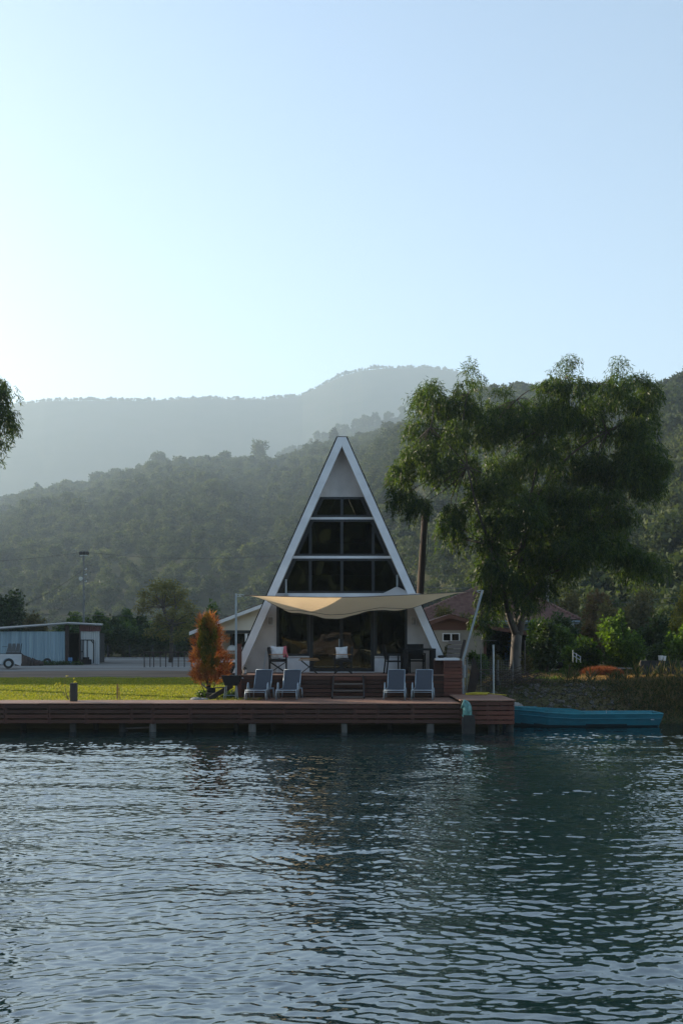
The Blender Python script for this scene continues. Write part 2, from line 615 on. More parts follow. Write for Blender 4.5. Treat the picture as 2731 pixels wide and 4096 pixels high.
dx_ = axis_pts([(-90, 3, .8)])
DX, DY = np.meshgrid(dx_, np.linspace(0, 1, 26))
dlo = 53.6 + 1.0 * np.sin(DX * .5)
dhi = 63 + 5 * fbm(DX * .16, DX * 0, 15, 3)
m_dirt = M('brown_dirt', (.21, .16, .125), .95, (.13, .105, .085), .4, stretch=(.4, 1.4, 1), detail=12, bump=.5, bscale=10, spec=0.0)
tag(link('dirt_track', grid_mesh('dirt_track', DX, dlo + DY * (dhi - dlo), LAWN - .004 + .03 * fbm(DX * .4, (dlo + DY * (dhi - dlo)) * .4, 4)), m_dirt), kind='structure')

# grass on the lawn: a mass nobody could count
g = np.random.default_rng(5)
n = 95000
yy = 33.55 + (g.random(n) ** 1.25) * 20.5
xx = -2.7 - g.random(n) * (yy * .36 + 1.0)
ok = fbm(xx * 1.6, yy * 1.6, 8, 3) + .25 * g.random(n) > .42
xx, yy = xx[ok], yy[ok]
n = len(xx)
P = np.stack([xx, yy, np.full(n, LAWN - .005)], 1)
D = np.stack([g.normal(size=n) * .5, g.normal(size=n) * .5, np.ones(n)], 1)
D /= np.linalg.norm(D, axis=1, keepdims=True)
hh = .035 + .06 * g.random(n) * fbm(xx * .8, yy * .8, 6) * 1.6
tag(foliage_obj('grass', leaf_quads(P, D, hh, .022 + .02 * g.random(n), g), m_grass), kind='stuff')

# ------------------------------------------------------------------ hills
def ridge(px, pts):
    a = np.array(pts, float)
    return np.interp(px, a[:, 0], a[:, 1])


S = 1.7417
NEAR_R = [(-4000, 2150), (-900, 2090), (0, 2012), (130, 1960), (350, 1935), (480, 1900), (590, 1860), (780, 1838), (975, 1826), (1115, 1840), (1220, 1795), (1340, 1765), (1480, 1730), (1640, 1680), (1800, 1600), (1990, 1585), (2100, 1580), (2330, 1592), (2600, 1575), (2731, 1590), (3300, 1560), (6000, 1700)]
NEAR_Y = [(-4000, 1480), (0, 1500), (1000, 1380), (1700, 1020), (2300, 720), (2731, 620), (6000, 620)]
NEAR_B = [(-4000, 460), (0, 440), (1000, 380), (1700, 220), (2300, 122), (2731, 106), (6000, 110)]


def near_pt(px, t):
    yr, yb = ridge(px, NEAR_Y), ridge(px, NEAR_B)
    zr = ZC + (HY - ridge(px, NEAR_R)) * yr / F
    Y = yb + t * (yr - yb)
    X = np.clip((px - CX) * Y / F, -1480, 1480)
    prof = np.where(t <= 1, np.clip(t, 0, 1) ** .92, 1 - .8 * (t - 1) ** 1.3)
    fold = (fbm(px * .0028 + .5 * t, t * 2.2, 21, 3) - .5) * 46 * np.sin(np.pi * np.clip(t, 0, 1))
    z = .6 + (zr - 10 * yr / 900 - .6) * prof + fold
    z = np.maximum(z, 1.5 + 22 * np.clip(t, 0, 1)) if np.ndim(z) else max(z, 1.5 + 22 * min(1, max(0, t)))
    z = np.where(t < 0, -.5, z)
    return X, Y, z


hp, ht = np.meshgrid(np.concatenate([np.linspace(-4000, -300, 40), np.linspace(-260, 3100, 150), np.linspace(3200, 6000, 30)]), np.linspace(-.03, 1.9, 62))
HX, HYY, HZ = near_pt(hp, ht)
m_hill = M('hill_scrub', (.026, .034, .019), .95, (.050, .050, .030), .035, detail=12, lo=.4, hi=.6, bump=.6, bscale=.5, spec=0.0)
tag(link('hill', grid_mesh('hill', HX, HYY, HZ), m_hill), kind='structure')


def simple_ridge(name, pts, Yd, Yb, mat, amp, seed, jit, thick=.8, px0=-5000, px1=7500, npx=700):
    p, t = np.meshgrid(np.linspace(max(px0, CX - 1480 * F / Yd), min(px1, CX + 1480 * F / Yd), npx), np.linspace(0, 1.6, 40))
    zr = ZC + (HY - ridge(p, pts)) * Yd / F
    Y = Yb + t * (Yd - Yb)
    X = np.clip((p - CX) * Y / F, -1480, 1480)
    prof = np.where(t <= 1, np.clip(t, 0, 1) ** .95, 1 - thick * (t - 1) ** 1.3)
    zz = 1 + (zr - 1) * prof + (fbm(p * .003, t * 3, seed, 4) - .5) * amp * np.sin(np.pi * np.clip(t, 0, 1)) + (fbm(X * .03, Y * .03, seed + 9, 3) - .5) * jit
    ends = sstep(1480, 1270, np.abs(X)) if Yd > 3000 else 1.0
    zz = 1 + (zz - 1) * (.12 + .88 * ends)
    tag(link(name, grid_mesh(name, X, Y, zz), mat), kind='structure')


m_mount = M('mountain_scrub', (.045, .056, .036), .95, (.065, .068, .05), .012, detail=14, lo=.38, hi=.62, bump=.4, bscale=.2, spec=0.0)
MID_R = [(-5000, 2500), (900, 2400), (1050, 1880), (1150, 1808), (1300, 1745), (1450, 1690), (1600, 1655), (1800, 1640), (2400, 1640), (7500, 1700)]
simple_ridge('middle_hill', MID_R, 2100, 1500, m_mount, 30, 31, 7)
FAR_R = [(-5000, 1500), (-1500, 1640), (-300, 1660), (0, 1622), (60, 1612), (180, 1596), (420, 1593), (600, 1597), (790, 1586), (900, 1590), (1060, 1590), (1130, 1583), (1210, 1572), (1290, 1530), (1370, 1493), (1450, 1472), (1560, 1463), (1700, 1463), (1790, 1473), (1850, 1492), (1900, 1520), (1980, 1545), (2200, 1600), (2900, 1640), (7500, 1600)]
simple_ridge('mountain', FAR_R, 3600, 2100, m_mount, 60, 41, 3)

# wooded spur added out of view at left to shade the yard and back lawn
SUN_AZ, SUN_EL = R(56), R(17)
sx = np.linspace(-190, -40, 76)
sy = np.linspace(86, 230, 49)
SX, SY = np.meshgrid(sx, sy)
sdist = (101 - 45) / math.cos(SUN_AZ)
ztop = LAWN + sdist * math.tan(SUN_EL)
crest = ztop + np.clip(SY - 101, 0, 70) * .42 - np.clip(SY - 171, 0, 60) * .7
front = sstep(88, 100.5, SY)
lim = -.37 * SY - 6
side = sstep(lim, lim - 27, SX) * sstep(-188, -150, SX)
tag(link('hill', grid_mesh('hill', SX, SY, -.5 + (crest + .5) * front * side), m_hill), kind='structure')  # added spur, shaped for the shadow of its crest

SHADE_SPUR = (SX, SY, -.5 + (crest + .5) * front * side, crest)

# ------------------------------------------------------------------ far trees
def far_tree(name, h, R, kind, seed, split=False):
    rnd = random.Random(seed)
    mb = MB()
    mb.tube([(0, 0, -1.5), (rnd.uniform(-.1, .1), 0, h * .35), (rnd.uniform(-.25, .25), rnd.uniform(-.25, .25), h * .8)], [.22, .17, .06], 5)
    cl = []
    nc = 26 if split else 16
    for i in range(nc):
        a = rnd.uniform(0, 6.28)
        if kind == 'cone':
            t = (i + .5) / nc
            r = R * (1 - t) ** .7 * rnd.uniform(.3, 1)
            z = h * (.32 + .66 * t)
            s = R * (.52 - .26 * t)
        elif kind == 'umbrella':
            t = rnd.random()
            r = R * math.sqrt(rnd.random()) * (1 - .35 * t)
            z = h * (.58 + .38 * t)
            s = R * .46
        else:
            t = rnd.random()
            r = R * math.sqrt(rnd.random()) * math.sqrt(max(.1, 1 - (t * .95) ** 2))
            z = h * (.28 + .66 * t)
            s = R * .42
        s *= rnd.uniform(.7, 1.2)
        cl.append((r * math.cos(a), r * math.sin(a), z, s, s, s * .72))
    for q in (.4, .55, .7):
        cl.append((0, 0, h * q, R * .42, R * .42, R * .4))
    V, Q = leaves(cl, 1100 if split else 660, .105 * h, .075 * h, 0, .6, seed, .3)
    # drop stray leaves that float apart from the rest of the crown
    L4 = V.reshape(-1, 4, 3)
    lo, hi = L4.min(1), L4.max(1)
    sz = (hi - lo).max(1)
    gap = np.maximum(0, np.maximum(lo[:, None] - hi[None], lo[None] - hi[:, None]))
    near = np.sqrt((gap ** 2).sum(2)) <= .17 * np.maximum(sz[:, None], sz[None])
    keep = np.zeros(len(L4), bool)
    keep[int(np.argmax(near.sum(1)))] = True
    while True:
        nk = near[keep].any(0) | keep
        if nk.sum() == keep.sum():
            break
        keep = nk
    V = L4[keep].reshape(-1, 3)
    Q = np.arange(len(V)).reshape(-1, 4)
    if split:
        return mb, (V, Q)
    me = np_mesh(name, V, Q)
    me.materials.append(m_pine)
    return me


protos = [far_tree('pine_tree', 7.5, 2.9, 'round', 1), far_tree('pine_tree', 6.2, 2.7, 'round', 2), far_tree('pine_tree', 8.6, 2.6, 'umbrella', 3),
          far_tree('pine_tree', 9.0, 2.5, 'cone', 4), far_tree('pine_tree', 5.0, 2.6, 'round', 5), far_tree('pine_tree', 7.0, 3.2, 'round', 6)]
PC = bpy.data.collections.new('far_tree_kinds')
for i, me in enumerate(protos):
    PC.objects.link(bpy.data.objects.new('far_tree_%d' % i, me))


def gn_wood(name, P, scale, rot, idx):
    me = bpy.data.meshes.new(name)
    me.vertices.add(len(P))
    me.vertices.foreach_set('co', np.asarray(P, np.float32).ravel())
    for k, v, t in (('sc', scale, 'FLOAT'), ('ro', rot, 'FLOAT'), ('ix', idx, 'INT')):
        a = me.attributes.new(k, t, 'POINT')
        a.data.foreach_set('value', np.asarray(v, np.int32 if t == 'INT' else np.float32))
    o = bpy.data.objects.new(name, me)
    COL.objects.link(o)
    ng = bpy.data.node_groups.new(name, 'GeometryNodeTree')
    ng.interface.new_socket('Geometry', in_out='INPUT', socket_type='NodeSocketGeometry')
    ng.interface.new_socket('Geometry', in_out='OUTPUT', socket_type='NodeSocketGeometry')
    gi, go = ng.nodes.new('NodeGroupInput'), ng.nodes.new('NodeGroupOutput')
    ci = ng.nodes.new('GeometryNodeCollectionInfo')
    ci.inputs[0].default_value = PC
    ci.inputs['Separate Children'].default_value = True
    ci.inputs['Reset Children'].default_value = True
    ip = ng.nodes.new('GeometryNodeInstanceOnPoints')
    ip.inputs['Pick Instance'].default_value = True
    L = ng.links.new
    at_ = {}
    for k, t in (('sc', 'FLOAT'), ('ro', 'FLOAT'), ('ix', 'INT')):
        a = ng.nodes.new('GeometryNodeInputNamedAttribute')
        a.data_type = t
        a.inputs['Name'].default_value = k
        at_[k] = a
    cx = ng.nodes.new('ShaderNodeCombineXYZ')
    L(at_['ro'].outputs[0], cx.inputs[2])
    L(gi.outputs[0], ip.inputs['Points'])
    L(ci.outputs[0], ip.inputs['Instance'])
    L(at_['ix'].outputs[0], ip.inputs['Instance Index'])
    L(cx.outputs[0], ip.inputs['Rotation'])
    L(at_['sc'].outputs[0], ip.inputs['Scale'])
    L(ip.outputs[0], go.inputs[0])
    mod = o.modifiers.new('scatter', 'NODES')
    mod.node_group = ng
    return tag(o, kind='stuff')


g = np.random.default_rng(11)
nt_ = 13000
px = g.uniform(-700, 3500, nt_)
u = g.random(nt_)
yb, yr = ridge(px, NEAR_B), ridge(px, NEAR_Y)
t = (np.sqrt((yb / yr) ** 2 + u * (1.1 ** 2 - (yb / yr) ** 2)) * yr - yb) / (yr - yb)
px = np.concatenate([px, g.uniform(-300, 3000, 420)])
t = np.concatenate([t, g.uniform(.97, 1.02, 420)])
X, Y, Z = near_pt(px, t)
keep = fbm(X * .02, Y * .02, 13, 3) + .2 * g.random(len(X)) > .2
px, t, X, Y, Z = px[keep], t[keep], X[keep], Y[keep], Z[keep]
sc = g.uniform(.75, 1.5, len(X)) * np.where(t > .95, .8, 1) * np.interp(Y, [100, 300, 600, 1000, 1500], [.75, 1, 1.15, 1.6, 2.3])
ix = g.choice(6, len(X), p=[.26, .24, .12, .08, .14, .16])
ro = g.uniform(0, 6.28, len(X))
vis = (px > -10) & (px < 2741) & (t < 1.02)
score = sc / Y * vis * (1 + .8 * ((t > .96) & (t < 1.02)))
cand = np.argsort(-score)
PX = ZC - (Z + 5 - ZC)
# the trees that show largest, kept one by one (not those behind the house and the big tree)
hidden = ((px > 1700) & (px < 2600)) | ((px > 1180) & (px < 1560) & (t < .8)) | ((t < .12) & (px < 1300))
pick = [i for i in cand if vis[i] and not hidden[i]][:290]
pickset = set(pick)
for i in pick:
    o = bpy.data.objects.new('pine_tree', protos[ix[i]])
    COL.objects.link(o)
    o.location = (X[i], Y[i], Z[i] - .3)
    o.rotation_euler = (0, 0, ro[i])
    o.scale = (sc[i],) * 3
    if t[i] > .95:
        tag(o, 'small pine on the crest of the wooded near hill', 'tree', 'pines along the crest of the near hill')
    elif px[i] > 1560:
        tag(o, 'rounded pine on the slope right of the A-frame house', 'tree', 'pines on the slope right of the house')
    else:
        tag(o, 'rounded pine on the hazy slope left of the A-frame house', 'tree', 'pines on the slope left of the house')
rest = np.array([i for i in range(len(X)) if i not in pickset])
P = np.stack([X, Y, Z - .3], 1)
gn_wood('wood', P[rest], sc[rest], ro[rest], ix[rest])

n = 620
pxx = g.uniform(-300, 3000, n)
yyy = g.uniform(135, 400, n)
yyy = np.where(pxx > 1600, g.uniform(95, 200, n), yyy)
gn_wood('wood', np.stack([(pxx - CX) * yyy / F, yyy, np.full(n, .9)], 1), g.uniform(.45, .8, n), g.uniform(0, 6.28, n), g.choice([0, 1, 4, 5], n))
# far woods along the crests of the middle hill and the mountain
n = 1500
px = g.uniform(850, 2100, n)
t = 1 - g.random(n) ** 1.4 * .5
Y = 1500 + t * 600
zr = ZC + (HY - ridge(px, MID_R)) * 2100 / F
P = np.stack([(px - CX) * Y / F, Y, 1 + (zr - 1) * np.clip(t, 0, 1) ** .95 - 3.5], 1)
gn_wood('wood', P, g.uniform(1.3, 2.6, n), g.uniform(0, 6.28, n), g.choice(6, n))
n = 1500
px = np.sort(g.uniform(-300, 3000, n))
P = np.stack([(px - CX) * 3600 / F, np.full(n, 3600.), ZC + (HY - ridge(px, FAR_R)) * 3600 / F - 8 - 3 * g.random(n)], 1)
gn_wood('wood', P, g.uniform(.8, 1.7, n) * (.5 + fbm(px * .02, px * 0, 3)), g.uniform(0, 6.28, n), g.choice(6, n))
# trees on the lower flanks of the added spur, and beyond the right edge of the picture
fl = (SHADE_SPUR[2] > .5) & (SHADE_SPUR[2] < SHADE_SPUR[3] - 11)
k = g.choice(np.flatnonzero(fl.ravel()), 420)
P = np.stack([SHADE_SPUR[0].ravel()[k] + g.uniform(-1, 1, 420), SHADE_SPUR[1].ravel()[k] + g.uniform(-1, 1, 420), SHADE_SPUR[2].ravel()[k] - .8], 1)
gn_wood('wood', P, g.uniform(.6, 1.1, 420), g.uniform(0, 6.28, 420), g.choice(6, 420))
n = 150
yyy = g.uniform(44, 100, n)
gn_wood('wood', np.stack([.34 * yyy + 5 + g.random(n) ** 1.5 * 55, yyy, np.full(n, 1.1)], 1), g.uniform(.4, .8, n), g.uniform(0, 6.28, n), g.choice([0, 1, 4, 5], n))
# wood on the opposite bank behind the camera: what the window panes mirror
n = 260
P = np.stack([g.uniform(-70, 70, n), g.uniform(-60, -24, n), np.full(n, .8)], 1)
gn_wood('wood', P, g.uniform(1.5, 2.6, n), g.uniform(0, 6.28, n), g.choice(6, n))


def kayak(label, x, y, z, rot, m):
    mb = MB()
    pts, rs = [], []
    for i in range(13):
        t = i / 12
        pts.append((0, 0, (t - .5) * 3.4))
        rs.append(max(.02, .30 * math.sin(math.pi * (.04 + .92 * t)) ** .7))
    mb.tube(pts, rs, 10)
    o = mb.build('kayak', m, smooth=True)
    o.location, o.rotation_euler = (x, y, z), rot
    return tag(o, label, 'kayak')


m_kw = M('kayak_cream', (.22, .17, .14), .8)
m_ky = M('kayak_yellow', (.20, .145, .04), .8)
kayak('cream kayak leaning left on the opposite bank, mirrored in the left window', -5.5, -13.0, 2.3, (0, R(-58), 0), m_kw)
kayak('yellow kayak leaning on the opposite bank, mirrored in the left window', -3.9, -14.2, 2.6, (0, R(-66), R(10)), m_ky)
kayak('cream kayak lying lower on the opposite bank, mirrored in the left window', -3.2, -13.6, 1.8, (0, R(-110), 0), m_kw)
tb = thing('tour_boat', 'cream cabin boat on the opposite bank, mirrored in the sliding door', 'boat', (-1.2, -15, 1.2))
mb = MB()
mb.prism([(-3.6, 1.6), (1.2, 1.6), (1.6, 2.5), (-3.2, 2.5)], -16.0, -14.4)
mb.build('hull', m_kw, tb)
mb = MB()
mb.prism([(-2.6, 2.5), (1.0, 2.5), (1.0, 3.9), (-1.9, 3.9)], -15.8, -14.6)
mb.build('cabin', m_kw, tb)
for i in range(4):
    MB().box(-1.7 + i * .68, -1.2 + i * .68, -14.598, -14.58, 2.9, 3.6).build('window', m_frame, tb)


def lone_pine(px, py_top, py_base, Y, kind, seed, label, name='ridge_pine'):
    h = (py_base - py_top) * Y / F
    mb, VQ = far_tree(name, h, h * (.42 if kind != 'cone' else .3), kind, seed, True)
    o = thing(name, label, 'tree', at(px, py_base, Y))
    mb.build('trunk', m_darkbark, o, world=False)
    foliage_obj('crown', VQ, m_pine, o, world=False)
    return o


lone_pine(1043, 1758, 1845, 1385, 'round', 71, 'tall lone pine standing above the ridge left of the house peak')
lone_pine(1337, 1716, 1800, 1360, 'cone', 72, 'conical pine on ridge just left of the house peak')
lone_pine(636, 1812, 1890, 1430, 'umbrella', 73, 'broad flat-topped pine on left ridge, largest crown there')
lone_pine(395, 1890, 1960, 1455, 'umbrella', 74, 'umbrella pine low on the left ridge with open trunk')
lone_pine(470, 1880, 1950, 1448, 'umbrella', 75, 'spreading pine on left ridge between two bigger crowns')

# ------------------------------------------------------------------ water
def water():
    xs = axis_pts([(-400, -60, 34), (-60, -22, 1.5), (-22, -12.3, .12), (-12.3, -4, .026), (-4, 4, .02), (4, 12.3, .026), (12.3, 22, .12), (22, 60, 1.5), (60, 400, 34)])
    ys = [-14.0]
    while ys[-1] < 3.5:
        ys.append(ys[-1] + .5)
    while ys[-1] < 41:
        ys.append(ys[-1] + .0016 * ys[-1])
    WX, WY = np.meshgrid(xs, np.array(ys))
    r = np.random.default_rng(3)
    Z = np.zeros_like(WX)
    fade = sstep(60, 20, np.abs(WX)) * sstep(2, 5, WY)
    warpx = WX + .35 * (fbm(WX * .5, WY * .5, 51, 2) - .5) * 2
    warpy = WY + .35 * (fbm(WX * .5 + 9, WY * .5, 52, 2) - .5) * 2
    for lam0, n, slope, spread in ((2.6, 8, .018, .35), (1.1, 12, .020, .42), (.46, 18, .030, .45), (.21, 34, .056, .5), (.12, 40, .072, .58)):
        for i in range(n):
            lam = lam0 * r.uniform(.72, 1.4)
            k = 2 * math.pi / lam
            th = r.normal(.12, spread)
            a = slope * math.sqrt(2 / n) / k
            ph = r.uniform(0, 6.28)
            q = k * (np.sin(th) * warpx + np.cos(th) * warpy) + ph
            s = np.sin(q)
            Z += a * (s + .22 * np.cos(2 * q))
    gust = .5 + .55 * fbm(WX * .16, WY * .11, 61, 3) + .5 * fbm(WX * .05 + 3, WY * .07, 62, 2)
    shelter = .75 + .25 * sstep(33.5, 27, WY)
    Z *= gust * fade * shelter
    me = grid_mesh('water', WX, WY, Z)
    m, nt, out = _nt('water')
    L = nt.links.new
    bs = N(nt, 'ShaderNodeBsdfPrincipled', i_Roughness=.01, i_IOR=2.8)
    bs.inputs['Base Color'].default_value = (.005, .019, .021, 1)
    L(bs.outputs[0], out.inputs[0])
    wo = tag(link('water', me, m), kind='structure')
    wo.location.z = .2


water()

# ------------------------------------------------------------------ boardwalk
def boards_front(mb, x0, x1, y, z0, z1, n, gap=.018, th=.03, joints=(), over=0):
    """n horizontal boards between z0 and z1 in the plane y, cut at the joints"""
    xs = [x0] + [j for j in joints if x0 < j < x1] + [x1]
    h = (z1 - z0) / n
    for i in range(n):
        for a, b in zip(xs[:-1], xs[1:]):
            d = random.uniform(-.004, .004)
            mb.box(a + .004, b - .004, y + d, y + th + d, z0 + i * h + gap / 2 + random.uniform(-.004, .004), z0 + (i + 1) * h - gap / 2 + random.uniform(-.004, .004))


def deck_boards(mb, x0, x1, y0, y1, z, w=.14, th=.03, seg=3.6):
    y, r = y0, 0
    while y < y1 - .03:
        b = min(y + w, y1)
        xs = [x0]
        xs += [x for x in np.arange(x0 + seg * (.5 if r % 2 else 1), x1 - .5, seg)]
        xs.append(x1)
        for a, c in zip(xs[:-1], xs[1:]):
            mb.box(a + .003, c - .003, y + .004, b - .004, z - th, z + random.uniform(-.003, .003))
        y, r = b, r + 1


bw = thing('boardwalk', 'long reddish timber boardwalk over the water in front of the house', 'boardwalk', (-4, 33.5, 0))
PLX0, PLX1, PLZ = ax(1838, 32), ax(2056, 32), 1.235
XL = -24.0
mb = MB()
deck_boards(mb, XL, -3.42, 31.96, 33.62, DECK)
deck_boards(mb, -3.42, PLX0, 31.96, 35.12, DECK)
mb.build('decking', m_decking, bw)
mb = MB()
jn = [ax(p, 32) for p in (-600, -250, 20, 195, 345, 525, 610, 760, 960, 1010, 1140, 1270, 1420, 1510, 1650)]
boards_front(mb, XL, PLX0, 32.0, .475, DECK - .035, 4, .042, .03, jn)
mb.build('fascia_board', m_fascia_d, bw)
mb = MB()
for j in jn:
    mb.box(j - .06, j + .06, 32.034, 32.10, .47, DECK - .04)
for x in np.arange(XL, PLX0, .55):
    mb.box(x, x + .05, 32.12, 33.45, DECK - .19, DECK - .035)
mb.build('joist', m_fascia_d, bw)
mb = MB()
for x in np.arange(-3.2, PLX0, .6):
    mb.box(x, x + .05, 33.46, 34.85, DECK - .19, DECK - .035)
mb.build('joist', m_fascia_d, bw)
pl = thing('landing', 'slightly raised timber landing at right end of the boardwalk', 'landing', ((PLX0 + PLX1) / 2, 33.5, 0))
mb = MB()
deck_boards(mb, PLX0, PLX1 + .03, 31.93, 35.3, PLZ, seg=9)
mb.build('decking', m_decking, pl)
mb = MB()
boards_front(mb, PLX0 + .005, PLX1, 31.975, .45, PLZ - .035, 5, .036, .03, [ax(1905, 32)])
mb.build('fascia_board', m_fascia, pl)
mb = MB()
h = (PLZ - .035 - .45) / 5
for i in range(5):
    mb.box(PLX1 - .03, PLX1, 32.01, 35.25, .45 + i * h + .01, .45 + (i + 1) * h - .01)
mb.build('side_board', m_fascia, pl)
mb = MB()
for j in (PLX0 + .1, PLX0 + .9, PLX1 - .1):
    mb.box(j - .05, j + .05, 32.012, 32.1, .44, PLZ - .04)
mb.build('joist', m_fascia_d, pl)


def piling(par, px, Y, r, top=.47, pale=False):
    x = ax(px, Y)
    mb = MB()
    mb.tube([(x + random.uniform(-.03, .03), Y, -1.5), (x, Y, 0.1), (x + random.uniform(-.01, .01), Y, top)], [r * 1.05, r, r * .96], 10)
    o = mb.build('piling', m_palepile if pale else m_pile, par, smooth=False)


for px, Y, r in ((-120, 32.15, .11), (95, 33.0, .10), (293, 32.2, .11), (385, 33.0, .09), (490, 32.3, .11), (612, 32.15, .115), (760, 33.1, .1), (945, 32.8, .08), (1010, 32.15, .125), (1093, 32.9, .07), (1377, 32.15, .10), (1560, 33.2, .09), (1720, 32.15, .125)):
    piling(bw, px, Y, r, pale=px in (612, 1010, 1377, 1720))
for px, Y, r in ((1965, 32.2, .115), (1985, 33.1, .09), (2037, 32.2, .125), (2020, 34.6, .11)):
    piling(pl, px, Y, r, .6)
mb = MB()
mb.bar(at(505, 2913, 32.4), at(607, 2909, 32.4), .22, .05)
mb.bar(at(508, 2922, 32.5), at(508, 2960, 32.5), .07, .07)
tag(mb.build('plank', m_oldwood), 'grey plank nailed low to a piling under the boardwalk', 'plank')

# ------------------------------------------------------------------ pier block with drain pipe
dp = thing('drain_pipe', 'green elbow drain pipe standing on a dark block at the landing', 'pipe', (ax(1865, 31.75), 31.75, 0))
p0 = at(1868, 2868, 31.72)
pts = [p0, p0 + Vector((0, 0, .12)), p0 + Vector((0, 0, .24))]
for k in range(1, 9):
    a = k / 8 * R(75)
    pts.append(p0 + Vector((-.17 * (1 - math.cos(a)), .06 * math.sin(a), .24 + .17 * math.sin(a))))
d = (pts[-1] - pts[-2]).normalized()
pts += [pts[-1] + d * .03]
MB().tube(pts, [.148] * 3 + [.152] * 9, 18).build('elbow', m_pipe, dp, smooth=True)
mb = MB()
mb.tube([p0 + Vector((0, 0, .02)), p0 + Vector((0, 0, .07))], .17, 18)
mb.build('collar', m_pipe, dp)
mb = MB()
x0, x1 = ax(1848, 31.72), ax(1896, 31.72)
mb.prism([(x0, -1), (x1, -1), (x1, .66), (x1 - .03, .70), (x0 + .04, .70), (x0, .66)], 31.52, 31.9)
mb.box(x0 + .03, x1 - .02, 31.54, 31.88, .70, .78)
mb.build('base_block', m_concrete, dp)

# ------------------------------------------------------------------ terrace
TY = 35.12
tr = thing('terrace', 'raised timber terrace with board front carrying the A-frame house', 'terrace', (0, TY, DECK))
TX0, TX1 = ax(953, TY), ax(1773, TY)
mb = MB()
deck_boards(mb, TX0, TX1 + .6, TY - .03, 37.66, TERR)
mb.build('decking', m_decking, tr)
mb = MB()
boards_front(mb, TX0, TX1 + .02, TY, DECK + .02, TERR - .035, 5, .026, .03, [ax(p, TY) for p in (1090, 1325, 1463, 1620)])
mb.build('front_board', m_fascia_d, tr)
mb = MB()
h = (TERR - .055 - DECK) / 5
for i in range(5):
    mb.box(TX0, TX0 + .03, TY + .04, 37.6, DECK + .02 + i * h + .007, DECK + .02 + (i + 1) * h - .007)
mb.build('side_board', m_fascia_d, tr)
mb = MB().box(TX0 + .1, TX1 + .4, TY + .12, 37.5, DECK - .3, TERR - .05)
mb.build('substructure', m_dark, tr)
mb = MB()
mb.box(ax(949, TY), ax(966, TY), TY - .02, TY + .13, DECK, az(2575, TY))
tag(mb.build('timber_post', m_fascia), 'red-brown square timber post at the left end of the terrace', 'post')

# bench box at the right end of the terrace
bb = thing('bench_box', 'red slatted bench box with white top at right end of terrace', 'bench', (ax(1810, TY), TY, DECK))
bx0, bx1, bz = ax(1773, TY), ax(1848, TY), az(2642, TY)
mb = MB()
boards_front(mb, bx0, bx1, TY - .04, DECK + .06, bz, 10, .024, .03, [])
mb.build('front_board', m_fascia, bb)
mb = MB()
h = (bz - DECK - .06) / 10
for i in range(10):
    mb.box(bx1 - .03, bx1, TY - .005, 36.5, DECK + .06 + i * h + .006, DECK + .06 + (i + 1) * h - .006)
mb.build('side_board', m_fascia, bb)
mb = MB().box(bx0 - .30, bx1 - .06, TY + .5, 36.5, TERR + .004, bz)
mb.box(bx0 + .03, bx1 - .06, TY + .01, TY + .49, DECK + .02, bz)
mb.build('carcass', m_fascia_d, bb)
mb = MB().box(ax(1738, 35.6), ax(1838, TY), TY + .12, 36.52, bz + .004, bz + .075)
mb.build('top_slab', m_white, bb)
# slatted backrest leaning on the bench box
sb = thing('slatted_panel', 'weathered four-slat timber panel tilted back on the bench box', 'panel', at(1820, 2632, 35.9))
mb = MB()
for i in range(4):
    za, zb = az(2628 - i * 17, 35.8), az(2614 - i * 17, 35.8)
    xo = i * .028
    mb.add([(ax(1783, 35.8) + xo, 35.8 + i * .05, za), (ax(1838, 35.8) + xo, 35.8 + i * .05, za), (ax(1838, 35.8) + xo + .02, 35.83 + i * .05, zb), (ax(1783, 35.8) + xo + .02, 35.83 + i * .05, zb),
            (ax(1783, 35.8) + xo, 35.83 + i * .05, za), (ax(1838, 35.8) + xo, 35.83 + i * .05, za), (ax(1838, 35.8) + xo + .02, 35.86 + i * .05, zb), (ax(1783, 35.8) + xo + .02, 35.86 + i * .05, zb)],
           [(0, 1, 2, 3), (7, 6, 5, 4), (0, 4, 5, 1), (1, 5, 6, 2), (2, 6, 7, 3), (3, 7, 4, 0)])
mb.build('slat', m_oldwood, sb)
mb = MB().bar(at(1840, 2632, 35.85), at(1857, 2560, 36.05), .10, .06, (0, 1, 0))
mb.build('side_rail', m_rust, sb)
mb = MB().blob(at(1764, 2627, 35.9) + Vector((0, 0, .0)), (.13, .12, .055), 4, .25)
tag(mb.build('folded_cloth', m_black, smooth=True), 'small black cloth lying on the white bench top', 'cloth')

# steps
st = thing('steps', 'open timber steps with dark metal sides up to the terrace', 'steps', (ax(1390, 34.6), 34.7, DECK))
for px in (1328, 1456):
    mb = MB().bar((ax(px, 34.3), 34.25, DECK + .02), (ax(px + (6 if px < 1400 else -4), 34.95), 35.07, TERR - .06), .04, .13, (0, 0, 1))
    mb.build('stringer', m_blackmetal, st)
for i, py in enumerate((2786, 2760, 2733)):
    y = 34.4 + i * .22
    z = az(py, y)
    mb = MB().box(ax(1331, y), ax(1453, y), y - .13, y + .13, z - .045, z)
    mb.build('tread', m_oldwood, st)
mb = MB().box(ax(1333, 35), ax(1452, 35), 35.02, 35.06, az(2722, 35), az(2708, 35))
mb.build('riser', m_fascia, st)

# ------------------------------------------------------------------ the A-frame house
HYF, HYW, HYB = 36.95, 37.6, 46.5
hs = thing('a_frame_house', 'tall white A-frame house with dark glazed gable on the terrace', 'house', (0, 40, TERR))
KX = HYF / F


def hx(dpx):
    return dpx * KX


